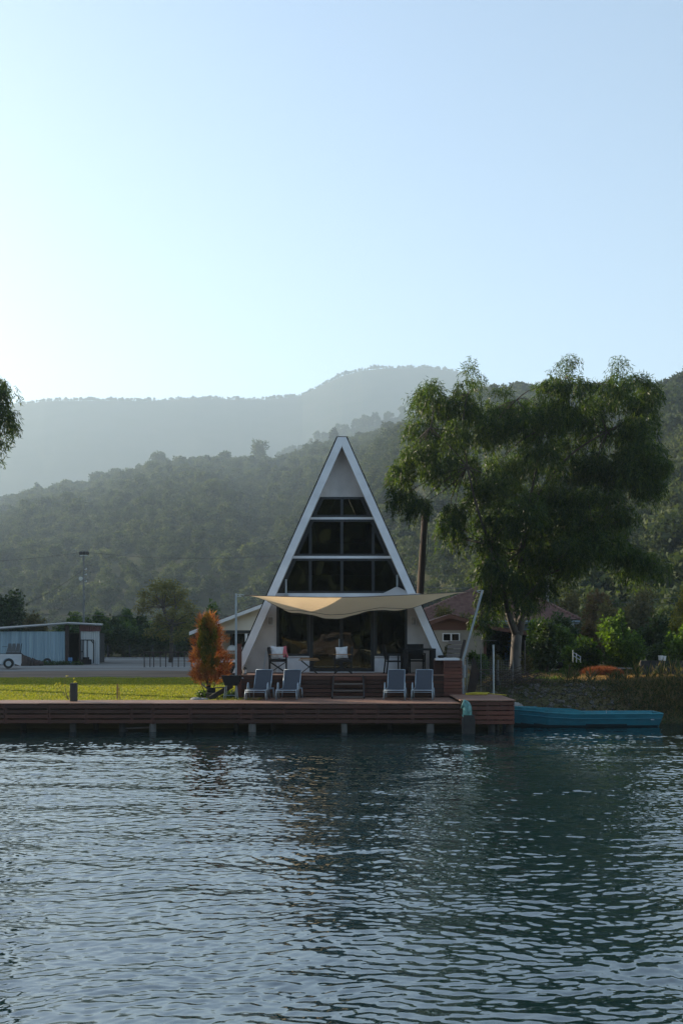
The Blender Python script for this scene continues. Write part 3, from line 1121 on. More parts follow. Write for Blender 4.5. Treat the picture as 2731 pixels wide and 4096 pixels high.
cx0 = hx(1367 - CX)
ztop, zfoot = az(1748, HYF), TERR + .002
sl = .4445                        # half-width per unit of height
ho = lambda z: hx(17) + (ztop - z) * sl
th = hx(33)                       # horizontal width of the white edge board
zin = ztop - (th - hx(17)) / sl   # where the inner edges meet
hi_ = lambda z: max(0.0, (zin - z) * sl)
for sg in (-1, 1):
    poly = [(cx0 + sg * ho(zfoot), zfoot), (cx0 + sg * hi_(zfoot), zfoot), (cx0, zin), (cx0, ztop), (cx0 + sg * hx(17), ztop)]
    mb = MB().prism(poly if sg < 0 else poly[::-1], HYF, HYF + .10)
    mb.build('barge_board', m_white, hs)
    # roof slab behind the board, dark skin proud of it
    poly = [(cx0 + sg * (ho(zfoot) - .01), zfoot), (cx0 + sg * (hi_(zfoot) + .02), zfoot), (cx0 + sg * .02, zin + .02), (cx0 + sg * .002, ztop - .01), (cx0 + sg * hx(16), ztop - .01)]
    mb = MB().prism(poly if sg < 0 else poly[::-1], HYF + .102, HYB)
    mb.build('roof', m_plaster, hs)
    t_ = .035
    poly = [(cx0 + sg * (ho(zfoot) + .004), zfoot), (cx0 + sg * hx(17.5), ztop + .004), (cx0 + sg * hx(17.5), ztop + .03), (cx0 + sg * (hx(17.5) + t_), ztop + .02), (cx0 + sg * (ho(zfoot) + t_ + .004), zfoot)]
    mb = MB().prism(poly[::-1] if sg < 0 else poly, HYF + .01, HYB + .1)
    mb.build('roof_covering', m_black, hs)
mb = MB().box(cx0 - hx(17), cx0 + hx(17), HYF + .008, HYB + .1, ztop + .005, ztop + .03)
mb.build('ridge_cap', m_black, hs)
# the gable wall: plaster pieces and bands around the glazing
KW = HYW / F
wz = lambda py: az(py, HYW)
wx = lambda px: ax(px, HYW)
wc = wx(1367)
hw = lambda z: max(.0, (zin - z) * sl + .05)   # runs slightly into the roof slab


def band(z0, z1, y0, y1, inset=0.0):
    return [(wc - hw(z0) + inset, z0), (wc + hw(z0) - inset, z0), (wc + hw(z1) - inset, z1), (wc - hw(z1) + inset, z1)]


zr = [(1988, 2069), (2078, 2224), (2234, 2373)]
mb = MB().prism([(wc - hw(wz(1988)), wz(1988)), (wc + hw(wz(1988)), wz(1988)), (wc, zin + .1)], HYW, HYW + .15)
mb.build('gable_wall', m_plaster, hs)
for a, b in ((2069, 2078), (2224, 2234), (2373, 2402)):
    mb = MB().prism(band(wz(b), wz(a), 0, 0), HYW - .03, HYW + .15)
    mb.build('floor_band', m_white, hs)
fw = .085
for (a, b), mull in zip(zr, ((1367,), (1241, 1367, 1492), (1241, 1367, 1492))):
    z1, z0 = wz(a), wz(b)
    win = thing('window', None, None)
    win.parent = hs
    # frame as rails, sloped ends and mullions
    mb = MB()
    mb.prism(band(z0, z0 + fw, 0, 0, .03), HYW - .02, HYW + .06)
    mb.prism(band(z1 - fw, z1, 0, 0, .03), HYW - .02, HYW + .06)
    for sg in (-1, 1):
        za, zb = z0 + fw, z1 - fw
        poly = [(wc + sg * (hw(za) - .03), za), (wc + sg * (hw(zb) - .03), zb), (wc + sg * max(.02, hw(zb) - .19), zb), (wc + sg * (hw(za) - .19), za)]
        mb.prism(poly if sg > 0 else poly[::-1], HYW - .02, HYW + .06)
    for p in mull:
        x = wx(p)
        h0 = za
        for zt in (zb,):
            lim = (zin - zt) * sl
            if abs(x - wc) < lim - .1:
                mb.box(x - .055, x + .055, HYW - .018, HYW + .058, za, zt)
            else:
                zt2 = min(zt, zin - (abs(x - wc) + .12) / sl)
                mb.box(x - .055, x + .055, HYW - .018, HYW + .058, za, zt2)
    COL.objects.unlink(win)
    bpy.data.objects.remove(win)
    fr = mb.build('window', m_frame, hs)
    xs = [wc - hw(z0) + .1] + [wx(p) for p in mull] + [wc + hw(z0) - .1]
    for i in range(len(xs) - 1):
        xa, xb = xs[i], xs[i + 1]
        top = lambda x: min(z1 - .02, zin - (abs(x - wc)) / sl - .02)
        xsamp = sorted(set([xa, xb] + [x for x in (wc - (zin - z1 + .02) * sl, wc + (zin - z1 + .02) * sl) if xa < x < xb]))
        poly = [(xa, z0 + .02), (xb, z0 + .02)]
        for x in reversed(xsamp):
            tz = max(z0 + .03, top(x))
            poly.append((x, tz))
        MB().prism(poly, HYW + .012, HYW + .022).build('pane', m_glass, fr)
# ground floor
G0, G1 = TERR + .004, wz(2402)
xl0, xl1, xd0, xd1, xr1 = wx(1106), wx(1238), wx(1238), wx(1497), wx(1628)
zs = wz(2624)
for sg in (-1, 1):
    xw = xl0 if sg < 0 else xr1
    poly = [(wc + sg * hw(G0), G0), (wc + sg * hw(G1), G1), (xw, G1), (xw, G0)]
    MB().prism(poly if sg > 0 else poly[::-1], HYW, HYW + .15).build('wall', m_plaster, hs)
MB().box(xl0 + .001, xl1 - .001, HYW + .003, HYW + .15, G0, zs - .03).build('wall', m_white, hs)
MB().box(xd1 + .001, xr1 - .001, HYW + .003, HYW + .15, G0, zs - .03).build('wall', m_white, hs)


def window_rect(name, x0, x1, z0, z1, mull=(), f=.07):
    mb = MB()
    mb.box(x0, x1, HYW - .02, HYW + .06, z0, z0 + f)
    mb.box(x0, x1, HYW - .02, HYW + .06, z1 - f, z1)
    mb.box(x0, x0 + f, HYW - .019, HYW + .059, z0 + f, z1 - f)
    mb.box(x1 - f, x1, HYW - .019, HYW + .059, z0 + f, z1 - f)
    for m_ in mull:
        mb.box(m_ - .06, m_ + .06, HYW - .018, HYW + .058, z0 + f, z1 - f)
    o = mb.build(name, m_frame, hs)
    xs = [x0 + .02] + list(mull) + [x1 - .02]
    for a, b in zip(xs[:-1], xs[1:]):
        MB().box(a, b, HYW + .012, HYW + .022, z0 + .02, z1 - .02).build('pane', m_glass, o)
    return o


w1 = window_rect('window', xl0, xl1 - .002, zs, G1 - .01, (), .09)
MB().box(xl0 - .03, xl1 - .004, HYW - .07, HYW + .02, zs - .028, zs - .002).build('sill', m_white, w1)
w2 = window_rect('window', xd1 + .002, xr1, zs, G1 - .01, (), .09)
MB().box(xd1 + .004, xr1 + .03, HYW - .07, HYW + .02, zs - .028, zs - .002).build('sill', m_white, w2)
sd = window_rect('sliding_door', xd0 + .003, xd1 - .003, G0 + .03, G1 - .01, (wx(1365),), .13)
MB().box(wx(1355), wx(1358), HYW - .05, HYW - .02, G0 + .9, G0 + 1.25).build('handle', m_steel, sd)
MB().box(xd0, xd1, HYW - .12, HYW - .02, G0 - .002, G0 + .028).build('door_sill', m_white, sd)
# inside: floors, back wall, curtains
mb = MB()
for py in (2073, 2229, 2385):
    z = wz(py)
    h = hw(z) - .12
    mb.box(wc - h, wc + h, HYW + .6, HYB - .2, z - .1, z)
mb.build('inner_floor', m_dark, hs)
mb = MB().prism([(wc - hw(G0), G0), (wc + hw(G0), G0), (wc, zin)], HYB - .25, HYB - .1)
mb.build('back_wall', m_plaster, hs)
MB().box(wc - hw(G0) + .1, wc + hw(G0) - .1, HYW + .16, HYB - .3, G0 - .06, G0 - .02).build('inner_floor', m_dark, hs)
m_curt = M('curtain', (.09, .085, .08), .9, (.05, .048, .045), 1, stretch=(14, 1, .2))
for a, b in ((1118, 1160), (1205, 1232), (1440, 1480), (1506, 1530)):
    mb = MB()
    xs = np.linspace(wx(a), wx(b), 25)
    for i in range(24):
        o1, o2 = .04 * math.sin(i * 1.6), .04 * math.sin((i + 1) * 1.6)
        mb.add([(xs[i], HYW + .3 + o1, G0 + .05), (xs[i + 1], HYW + .3 + o2, G0 + .05), (xs[i + 1], HYW + .3 + o2, G1), (xs[i], HYW + .3 + o1, G1)], [(0, 1, 2, 3)])
    mb.build('curtain', m_curt, hs)
for px in (1083, 1652.5):
    x, z0, z1 = wx(px), wz(2501), wz(2467)
    w = .105
    mb = MB()
    mb.box(x - w, x + w, HYW - .06, HYW - .002, z0, z0 + .02)
    mb.box(x - w, x + w, HYW - .06, HYW - .002, z1 - .02, z1)
    mb.box(x - w, x - w + .02, HYW - .06, HYW - .002, z0 + .02, z1 - .02)
    mb.box(x + w - .02, x + w, HYW - .06, HYW - .002, z0 + .02, z1 - .02)
    wl = mb.build('wall_lamp', m_white, hs)
    mb = MB()
    mb.box(x - w + .021, x + w - .021, HYW - .03, HYW - .004, z0 + .021, z1 - .021)
    mb.lathe([(.035, 0), (.05, .05), (.05, .11), (.02, .15)], 10, (x, HYW - .045, z0 + .06))
    mb.build('lamp_body', m_lampglass, wl)
for px, p0, p1 in ((1145, 2318, 2380), (1587, 2300, 2356)):
    mb = MB().box(wx(px) - .03, wx(px) + .03, HYW - .14, HYW - .08, wz(p1), wz(p0))
    mb.box(wx(px) - .06, wx(px) + .09, HYW - .16, HYW - .04, wz(p1) - .02, wz(p1) + .02)
    mb.build('sail_bracket', m_steel, hs)

# ------------------------------------------------------------------ shade sail and its poles
pA, pB = Vector(at(978, 2381, 34.95)), Vector(at(1905, 2364, 35.3))
pC, pD = Vector(at(1587, 2396, 37.42)), Vector(at(1145, 2398, 37.42))


def sail_pt(u, v):
    """u along the front edge from left pole to right, v from the front edge to the house"""
    p = (pA * (1 - u) + pB * u) * (1 - v) + (pD * (1 - u) + pC * u) * v
    e = math.sin(math.pi * u)
    inward = .14 * e * (1 - v)
    p.y += inward * 1.5
    p.z -= .13 * e * (1 - v) ** 2
    bulge = 4 * v * (1 - v)
    deep = .84 * math.exp(-((u - .36) / .32) ** 2) + .78 * math.exp(-((u - .82) / .15) ** 2) + .55 * math.exp(-((u - .11) / .09) ** 2) + .10
    p.z -= bulge * deep * (math.sin(math.pi * min(1, max(0, u))) ** .7) * .82
    p.z -= .15 * v * v * math.exp(-((u - .4) / .28) ** 2)
    r2 = (p.x - pC.x) ** 2 + (p.y - pC.y) ** 2
    p.z += .455 * math.exp(-math.sqrt(r2 + .01) / .62) / math.exp(-.1 / .62)
    p.z += .012 * math.sin(34 * v + 9 * u) * bulge * e + .008 * math.sin(60 * u + 6 * v) * bulge
    return p


sa = thing('shade_sail', 'beige canvas shade sail stretched over the terrace between two poles', 'shade sail', pA)
nu, nv = 90, 40
XX, YY, ZZ = np.zeros((nv + 1, nu + 1)), np.zeros((nv + 1, nu + 1)), np.zeros((nv + 1, nu + 1))
for j in range(nv + 1):
    for i in range(nu + 1):
        p = sail_pt(i / nu, j / nv) - pA
        XX[j, i], YY[j, i], ZZ[j, i] = p
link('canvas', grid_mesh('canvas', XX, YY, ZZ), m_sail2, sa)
mb = MB()
mb.tube([sail_pt(i / 40, .0) for i in range(41)], .012, 6)
mb.build('front_hem', m_oldwood, sa)
mb = MB()
mb.tube([sail_pt(i / 40, .30) - Vector((0, 0, .012)) for i in range(2, 39)], .008, 5)
mb.build('seam', m_cush, sa)
topL = at(944.5, 2374, 34.9)
mb = MB()
mb.bar((topL.x, topL.y, DECK), topL, .062, .062, (0, 1, 0))
lp = thing('sail_pole', 'straight grey steel pole holding the left sail corner behind the barbecue', 'pole', (topL.x, topL.y, DECK))
mb.build('shaft', m_steel, lp)
mb = MB()
mb.tube([topL + Vector((0, 0, -.03)), pA + Vector((-.12, 0, .03)), pA], .012, 6)
mb.tube([topL + Vector((0, 0, -.1)), pA + Vector((-.10, 0, -.03))], .01, 5)
mb.tube([topL + Vector((.12, 0, -.04)), topL + Vector((.13, 0, -.12)), topL + Vector((.17, 0, -.1))], .012, 5)
mb.build('shackle', m_steel, lp)
b0, b1, b2 = at(1852, 2775, 35.45), at(1850, 2640, 35.45), at(1929, 2360, 35.3)
rp = thing('sail_pole', 'bent grey steel pole leaning outward at the right sail corner', 'pole', b0)
mb = MB()
mb.bar(b0, b1, .07, .07, (0, 1, 0))
mb.bar(b1 - Vector((0, 0, .02)), b2, .07, .068, (0, 1, 0))
mb.build('shaft', m_steel, rp)
mb = MB()
mb.tube([b2 - Vector((.0, 0, .05)), pB + Vector((.1, 0, .02)), pB], .012, 6)
mb.tube([b2 + Vector((-.02, 0, -.14)), pB], .008, 5)
mb.build('shackle', m_steel, rp)
mb = MB().box(ax(1854, 35.4), ax(1862, 35.4), 35.36, 35.46, az(2710, 35.4), az(2660, 35.4))
mb.build('junction_box', m_steel, rp)

# ------------------------------------------------------------------ loungers
def lounger():
    """local frame: foot end at -y, head at +y, resting on z=0"""
    ro = thing('sun_lounger', 'x', 'sun lounger')
    w = .31
    sh = .33
    hy = .52                           # hinge
    an = R(57)
    bl = .76
    bt = Vector((0, hy + bl * math.cos(an), sh + bl * math.sin(an)))
    mb = MB()
    for s in (-1, 1):
        mb.tube([(s * w, -.70, sh), (s * w, hy + .5, sh)], .016, 8)
        mb.tube([(s * (w - .02), hy, sh), (s * (w - .02), bt.y, bt.z)], .015, 8)
    mb.tube([(-w, -.70, sh), (w, -.70, sh)], .016, 8)
    mb.tube([(-w, -.70, sh - .06), (w, -.70, sh - .06)], .011, 8)
    mb.tube([(-w, hy + .5, sh), (w, hy + .5, sh)], .016, 8)
    mb.tube([(-w + .02, bt.y, bt.z), (w - .02, bt.y, bt.z)], .015, 8)
    mb.tube([(-.2, hy + .42, sh), (-.2, hy + .25, sh + .3), (.2, hy + .25, sh + .3), (.2, hy + .42, sh)], .01, 6)
    mb.build('frame', m_alu, ro, smooth=True)
    for s in (-1, 1):
        for y in (-.62, .80):
            x = s * (w + .022)
            mb = MB().tube([(x, y, sh + .02), (x + s * .012, y - .02, .18), (x + s * .02, y - .03, .012)], .017, 8)
            mb.build('leg', m_alu, ro, smooth=True)
        x = s * (w + .03)
        pts = [(x + .01 * s, -.40, .02)]
        for k in range(9):
            a = math.pi * (1 - k / 8)
            pts.append((x, -.04 + .12 * math.cos(a) * 1.0 - .14, .44 + .12 * math.sin(a)))
        pts += [(x, -.02, .30), (x + .01 * s, .10, .02)]
        mb = MB().tube(pts, .018, 8)
        mb.build('armrest', m_alu, ro, smooth=True)
    mb = MB()
    X = np.linspace(-w + .012, w - .012, 7)
    for i in range(6):
        for j in range(6):
            y0, y1 = -.69 + j * (hy + .67) / 6, -.69 + (j + 1) * (hy + .67) / 6
            d = lambda x: -.02 * (1 - (x / w) ** 2)
            mb.add([(X[i], y0, sh + .012 + d(X[i])), (X[i + 1], y0, sh + .012 + d(X[i + 1])), (X[i + 1], y1, sh + .012 + d(X[i + 1])), (X[i], y1, sh + .012 + d(X[i]))], [(0, 1, 2, 3)])
    mb.build('seat_sling', m_sling, ro, smooth=True)
    mb = MB()
    nrm = Vector((0, -math.sin(an), math.cos(an)))
    for i in range(6):
        for j in range(6):
            t0, t1 = j / 6, (j + 1) / 6
            q = []
            for x, t in ((X[i], t0), (X[i + 1], t0), (X[i + 1], t1), (X[i], t1)):
                x *= .96
                p = Vector((x, hy + (bt.y - hy) * t, sh + (bt.z - sh) * t)) + nrm * (.012 - .02 * (1 - (x / w) ** 2))
                q.append(p)
            mb.add(q, [(0, 1, 2, 3)])
    mb.build('back_sling', m_sling, ro, smooth=True)
    return ro


lg = lounger()
for i, (fpx, bpx, lab) in enumerate(((1019, 1056, 'grey mesh lounger nearest the barbecue, leftmost of four on the boardwalk'), (1142, 1170, 'grey mesh lounger between the leftmost lounger and the timber steps'),
                                     (1575, 1585, 'grey mesh lounger right of the steps, in front of the dining chairs'), (1685, 1696, 'grey mesh lounger nearest the bench box, rightmost of four on the boardwalk'))):
    o = lg if i == 0 else copy_tree(lg)
    xf, xb = ax(fpx, 33.3), ax(bpx, 34.85)
    o.location = ((xf * .53 + xb * .47), 34.02, DECK + .004)
    o.rotation_euler.z = math.atan2(-(xb - xf), 1.6)
    tag(o, lab, 'sun lounger', 'sun loungers on the boardwalk')

# ------------------------------------------------------------------ terrace furniture
def director_chair(label, x, y, face):
    ro = thing('folding_chair', label, 'chair', (x, y, TERR + .004), 'black folding chairs with wooden arms')
    f = face
    mb = MB()
    for s in (-1, 1):
        yy = s * .26
        mb.bar((-.30 * f, yy, 0), (-.30 * f, yy, .52), .035, .03)
        mb.bar((.30 * f, yy, 0), (.30 * f, yy, .68), .035, .03)
        mb.bar((-.30 * f, yy, .5), (-.36 * f, yy, .93), .035, .03)
        mb.bar((-.30 * f, yy, .44), (.32 * f, yy, .44), .03, .03)
        mb.bar((-.29 * f, yy - s * .03, .03), (.29 * f, yy - s * .03, .42), .028, .028)
        mb.bar((.29 * f, yy - s * .062, .03), (-.29 * f, yy - s * .062, .42), .028, .028)
    mb.bar((-.29 * f, -.26, .06), (-.29 * f, .26, .06), .025, .025)
    mb.bar((.29 * f, -.26, .06), (.29 * f, .26, .06), .025, .025)
    mb.build('frame', m_blackmetal, ro, world=False)
    for s in (-1, 1):
        MB().box(min(-.30 * f, .34 * f), max(-.30 * f, .34 * f), s * .27 - .03, s * .27 + .03, .685, .712).build('arm', m_teak, ro, world=False)
    mb = MB()
    mb.box(-.33, .33, -.24, .24, .465, .535)
    o = mb.build('seat_cushion', m_cush, ro, world=False)
    mb = MB()
    mb.add([(-.31 * f, -.25, .54), (-.23 * f, -.25, .54), (-.29 * f, -.25, .97), (-.37 * f, -.25, .97), (-.31 * f, .25, .54), (-.23 * f, .25, .54), (-.29 * f, .25, .97), (-.37 * f, .25, .97)],
           [(0, 1, 2, 3), (7, 6, 5, 4), (0, 4, 5, 1), (1, 5, 6, 2), (2, 6, 7, 3), (3, 7, 4, 0)] if f > 0 else [(3, 2, 1, 0), (4, 5, 6, 7), (1, 5, 4, 0), (2, 6, 5, 1), (3, 7, 6, 2), (0, 4, 7, 3)])
    o2 = mb.build('back_cushion', m_cush, ro, world=False)
    for q in (o, o2):
        b = q.modifiers.new('soft', 'BEVEL')
        b.width, b.segments = .03, 3
    return ro


def pillow(name, label, c, w, h, d, m, rz=0, tilt=0, ry=0):
    n = 12
    V, Q = [], []
    for side in (1, -1):
        for j in range(n + 1):
            for i in range(n + 1):
                a, b = i / n * 2 - 1, j / n * 2 - 1
                e = ((1 - a * a) * (1 - b * b)) ** .45
                k = 1 - .10 * (1 - abs(a)) * abs(b) ** 3
                k2 = 1 - .10 * (1 - abs(b)) * abs(a) ** 3
                V.append((a * w / 2 * k2, side * d / 2 * e + .008 * math.sin(7 * a + 5 * b), b * h / 2 * k))
    m1 = (n + 1) ** 2
    for s in (0, 1):
        for j in range(n):
            for i in range(n):
                q = [s * m1 + j * (n + 1) + i, s * m1 + j * (n + 1) + i + 1, s * m1 + (j + 1) * (n + 1) + i + 1, s * m1 + (j + 1) * (n + 1) + i]
                Q.append(q[::-1] if s == 0 else q)
    o = link(name, np_mesh(name, V, Q, True), m)
    o.location = c
    o.rotation_euler = (tilt, ry, rz)
    return tag(o, label, 'pillow')


CHX, CHY = ax(1112, 36.3), 36.3
director_chair('black folding chair facing right under the left window', CHX, CHY, 1)
C2X, C2Y = ax(1372, 36.1), 36.1
director_chair('black folding chair facing left in front of the sliding door', C2X, C2Y, -1)
pillow('pillow', 'white pillow against the back of the chair under left window', (CHX - .03, CHY - .10, TERR + .77), .46, .43, .16, m_pillow, R(8), R(-8), R(4))
pillow('pillow', 'pink and black pillow tucked behind the white one on left chair', (CHX + .16, CHY + .10, TERR + .77), .36, .43, .12, m_pink, R(20), R(-8), R(-8))
pillow('pillow', 'white pillow on the chair in front of the sliding door', (C2X - .05, C2Y - .08, TERR + .76), .44, .43, .16, m_pillow, R(-8), R(-8), R(-4))
# low folding table
ft = thing('folding_table', 'low folding slatted wooden table with crossed black legs between chairs', 'table', (ax(1236, 36.1), 36.1, TERR + .004))
tx = ax(1236, 36.1)
for i in range(6):
    y = 35.85 + i * .085
    MB().box(tx - .37, tx + .37, y, y + .07, TERR + .485, TERR + .51).build('slat', m_teak, ft)
MB().box(tx - .33, tx + .31, 36.28, 36.32, TERR + .52, TERR + .57).build('folded_leaf', m_teak, ft)
for y in (35.93, 36.3):
    for s in (-1, 1):
        MB().bar((tx - s * .30, y + s * .018, TERR + .01), (tx + s * .28, y + s * .018, TERR + .475), .04, .03).build('leg', m_blackmetal, ft)
# folded round white table leaning on the wall
wt = thing('leaning_table', 'round white folding table top leaning on wall behind left chair', 'table', (ax(1082, 37.2), 37.2, TERR))
mb = MB()
c = Vector((ax(1086, 37.35), 37.38, az(2598, 37.35)))
mb.tube([c + Vector((0, -.02, 0)), c + Vector((0, .02, .004))], .15, 24)
mb.build('table_top', m_white, wt)
for a, b in (((1051, 2690), (1064, 2600)), ((1054, 2692), (1068, 2604)), ((1110, 2622), (1118, 2690)), ((1062, 2612), (1110, 2612))):
    MB().tube([at(a[0], a[1], 37.3), at(b[0], b[1], 37.36)], .012, 6).build('leg', m_steel, wt)
# lantern
ln = thing('lantern', 'small grey metal lantern on the left end of the terrace', 'lantern', (ax(979, 35.5), 35.5, TERR))
x = ax(979, 35.5)
MB().lathe([(.085, 0), (.085, .03), (.07, .035)], 12, (x, 35.5, TERR + .004)).build('base', m_concrete, ln)
MB().lathe([(.06, .036), (.065, .17)], 12, (x, 35.5, TERR + .004)).build('glass', m_lampglass, ln)
MB().lathe([(.085, .171), (.07, .21), (.035, .24), (.03, .27)], 12, (x, 35.5, TERR + .004)).build('cap', m_concrete, ln)
mb = MB()
mb.tube([(x - .06, 35.5, TERR + .2), (x - .05, 35.5, TERR + .31), (x, 35.5, TERR + .34), (x + .05, 35.5, TERR + .31), (x + .06, 35.5, TERR + .2)], .006, 5)
mb.build('handle', m_concrete, ln)
# dining set
dt = thing('dining_table', 'black dining table at right of the terrace', 'table', (ax(1672, 36), 36, TERR + .004))
x0, x1, zt = ax(1612, 35.75), ax(1742, 35.75), TERR + .91
MB().box(x0, x1, 35.7, 36.7, zt - .07, zt).build('table_top', m_black, dt)
for x in (x0 + .075, x1 - .075):
    for y in (35.78, 36.62):
        MB().box(x - .075, x + .075, y - .05, y + .05, TERR + .004, zt - .072).build('leg', m_black, dt)


def armchair(label, x, y, rz):
    """local: faces -y"""
    ro = thing('armchair', label, 'chair', (x, y, TERR + .004), 'black armchairs at the dining table', rz)
    for sx_ in (-.27, .27):
        MB().bar((sx_, -.24, 0), (sx_, -.24, .70), .05, .05, (0, 1, 0)).build('leg', m_black, ro, world=False)
        MB().bar((sx_, .29, 0), (sx_, .22, .66), .05, .05, (0, 1, 0)).build('leg', m_black, ro, world=False)
        MB().box(sx_ - .032, sx_ + .032, -.28, .24, .70, .73).build('arm', m_black, ro, world=False)
    MB().box(-.25, .25, -.26, .24, .42, .47).build('seat', m_black, ro, world=False)
    mb = MB()
    mb.add([(-.28, .22, .50), (.28, .22, .50), (.30, .36, 1.06), (-.30, .36, 1.06), (-.28, .26, .50), (.28, .26, .50), (.30, .40, 1.06), (-.30, .40, 1.06)],
           [(0, 1, 2, 3), (7, 6, 5, 4), (0, 4, 5, 1), (1, 5, 6, 2), (2, 6, 7, 3), (3, 7, 4, 0)])
    mb.build('backrest', m_black, ro, world=False)
    return ro


armchair('black armchair at left end of the dining table, seen from its side', ax(1572, 36.2), 36.2, R(98))
armchair('black armchair behind the dining table, its back to the wall', ax(1664, 37.0), 36.85, R(3))

# ------------------------------------------------------------------ barbecue and clutter left of terrace
bq = thing('barbecue', 'black trough charcoal barbecue on light metal legs', 'barbecue', (ax(925, 34.3), 34.3, DECK))
Yq = 34.3
mb = MB()
a0, a1 = ax(889, Yq), ax(966, Yq)
zz0, zz1, zz2 = az(2742, Yq), az(2724, Yq), az(2702, Yq)
mb.prism([(a0 + .12, zz0), (a1 - .12, zz0), (a1 - .05, zz1), (a1, zz2), (a0, zz2), (a0 + .05, zz1)], Yq - .2, Yq + .2)
mb.build('trough', m_black, bq)
mb = MB()
mb.tube([(a0 - .05, Yq - .1, zz2 - .08), (a0 - .09, Yq, zz2 - .1), (a0 - .05, Yq + .1, zz2 - .08)], .014, 6)
mb.tube([(a1 + .02, Yq - .1, zz2 - .08), (a1 + .06, Yq, zz2 - .1), (a1 + .02, Yq + .1, zz2 - .08)], .014, 6)
mb.build('handle', m_steel, bq)
for (t_, b_) in ((903, 895), (908, 904), (943, 945), (947, 953)):
    yy = Yq + (-.16 if t_ in (903, 947) else .16)
    MB().tube([(ax(t_, yy), yy, zz0 + .02), (ax(b_, yy), yy, DECK + .004)], .014, 6).build('leg', m_steel, bq)
mb = MB()
mb.tube([(ax(898, Yq), Yq, DECK + .12), (ax(950, Yq), Yq, DECK + .12)], .01, 6)
mb.build('crossbar', m_steel, bq)
bm = MB()
bm.bar(at(838, 2794, 34.0), at(930, 2742, 34.9), .16, .05, (0, 1, .3))
tag(bm.build('dark_plank', m_rust), 'dark plank leaning from the boardwalk up behind the barbecue', 'plank')
lb = thing('low_bench', 'low grey plank bench beside the conifer shrub', 'bench', (ax(845, 34.6), 34.6, LAWN))
MB().bar(at(826, 2772, 34.5), at(870, 2772, 34.5), .25, .03).build('seat', m_oldwood, lb)
for px in (830, 866):
    MB().bar(at(px, 2774, 34.5), at(px - 2, 2794, 34.5), .05, .04, (0, 1, 0)).build('leg', m_oldwood, lb)
MB().bar(at(862, 2751, 34.9), at(902, 2749, 34.9), .22, .03).build('back_plank', m_oldwood, lb)
mb = MB().box(ax(830, 34.55), ax(861, 34.55), 34.45, 34.7, az(2771, 34.55), az(2751, 34.55))
bx_ = mb.build('black_crate', m_black)
bv = bx_.modifiers.new('b', 'BEVEL')
bv.width = .02
tag(bx_, 'small black crate sitting on the low plank bench', 'crate')
mb = MB().tube([at(806, 2735, 34.7), at(826, 2752, 34.6)], [.02, .03], 6)
tag(mb.build('stick', m_oldwood), 'dark stick poking up left of the black crate', 'stick')
for i, (px, py, r) in enumerate(((785, 2790, .16), (806, 2788, .13), (822, 2791, .1), (800, 2794, .08))):
    p = at(px, py, 33.95)
    mb = MB().blob((p.x, p.y, LAWN + .03), (r * 1.3, r, r * .45), i + 3, .3)
    tag(mb.build('stone', m_stone, smooth=True), ('long pale stone at lawn edge left of the plank bench', 'brown stone touching the long pale stone', 'small stone under the plank bench', 'smallest stone at the edge of the boardwalk')[i], 'stone')
# plants at shrub's foot
cl = [(ax(p, 35.2), 35.2 + random.uniform(-.2, .4), LAWN + .12, .18, .18, .13) for p in (800, 815, 835, 915, 925, 936, 905)]
tag(foliage_obj('ground_cover', leaves(cl, 1500, .09, .05, 0, .5, 4), m_green), kind='stuff')

# the rust and green conifer
cf = thing('conifer_shrub', 'feathery conifer shrub turned rust red with a green heart', 'shrub', (ax(838, 35.4), 35.4, LAWN))
mb = MB()
bx, by = ax(838, 35.4), 35.4
for px, py in ((800, 2560), (835, 2500), (870, 2560), (845, 2600), (895, 2640), (790, 2660), (855, 2520), (815, 2480)):
    q = at(px, py, 35.4 + random.uniform(-.3, .3))
    limb(mb, (bx + random.uniform(-.1, .1), by, LAWN), q, .022, .005, .06, 5, random, 5)
mb.build('trunk', m_darkbark, cf)


def plume(n, cl, Ln, Wd, seed, spread=.35):
    g = np.random.default_rng(seed)
    C = np.array(cl, float)
    w = C[:, 3] * C[:, 5]
    k = g.choice(len(C), n, p=w / w.sum())
    d = g.normal(size=(n, 3))
    d /= np.linalg.norm(d, axis=1, keepdims=True)
    P = C[k, :3] + d * C[k, 3:] * (g.random(n) ** .5)[:, None]
    D = np.stack([(P[:, 0] - bx) * .75, (P[:, 1] - by) * .75, np.full(n, .75)], 1) + g.normal(size=(n, 3)) * spread
    D /= np.linalg.norm(D, axis=1, keepdims=True)
    return leaf_quads(P, D, Ln * (.5 + g.random(n)), Wd * (.5 + g.random(n)), g)


def cpx(px, py, Y, rx, rz):
    p = at(px, py, Y)
    return (p.x, p.y, p.z, rx, rx, rz)


gq = random.Random(14)
red, grn = [], []
for i in range(46):                                   # outer plumes, rust
    t = gq.random()
    py = 2490 + 235 * t
    half = 20 + 44 * min(1, t * 1.5) - (26 * max(0, t - .82) / .18)
    sx_ = gq.choice((-1, 1)) * half * gq.uniform(.35, 1.12)
    red.append(cpx(838 + sx_, py, 35.4 + gq.uniform(-.35, .35), .07 + .05 * gq.random(), .17 + .16 * gq.random()))
for i in range(14):
    red.append(cpx(838 + gq.uniform(-50, 60), 2660 + gq.uniform(-30, 60), 35.15 + gq.uniform(-.1, .3), .13, .22))
for px, py in ((797, 2478), (803, 2500), (845, 2470), (872, 2545), (900, 2560), (778, 2572), (892, 2620), (775, 2640), (775, 2690), (905, 2690)):
    red.append(cpx(px, py, 35.4, .055, .17))
for px, py in ((806, 2520), (812, 2555), (818, 2500), (824, 2585), (803, 2580), (828, 2540), (836, 2560), (815, 2620), (822, 2655), (850, 2575), (853, 2610), (845, 2650), (835, 2610), (858, 2545)):
    grn.append(cpx(px, py, 35.1 + gq.uniform(-.06, .06), .085, .24))
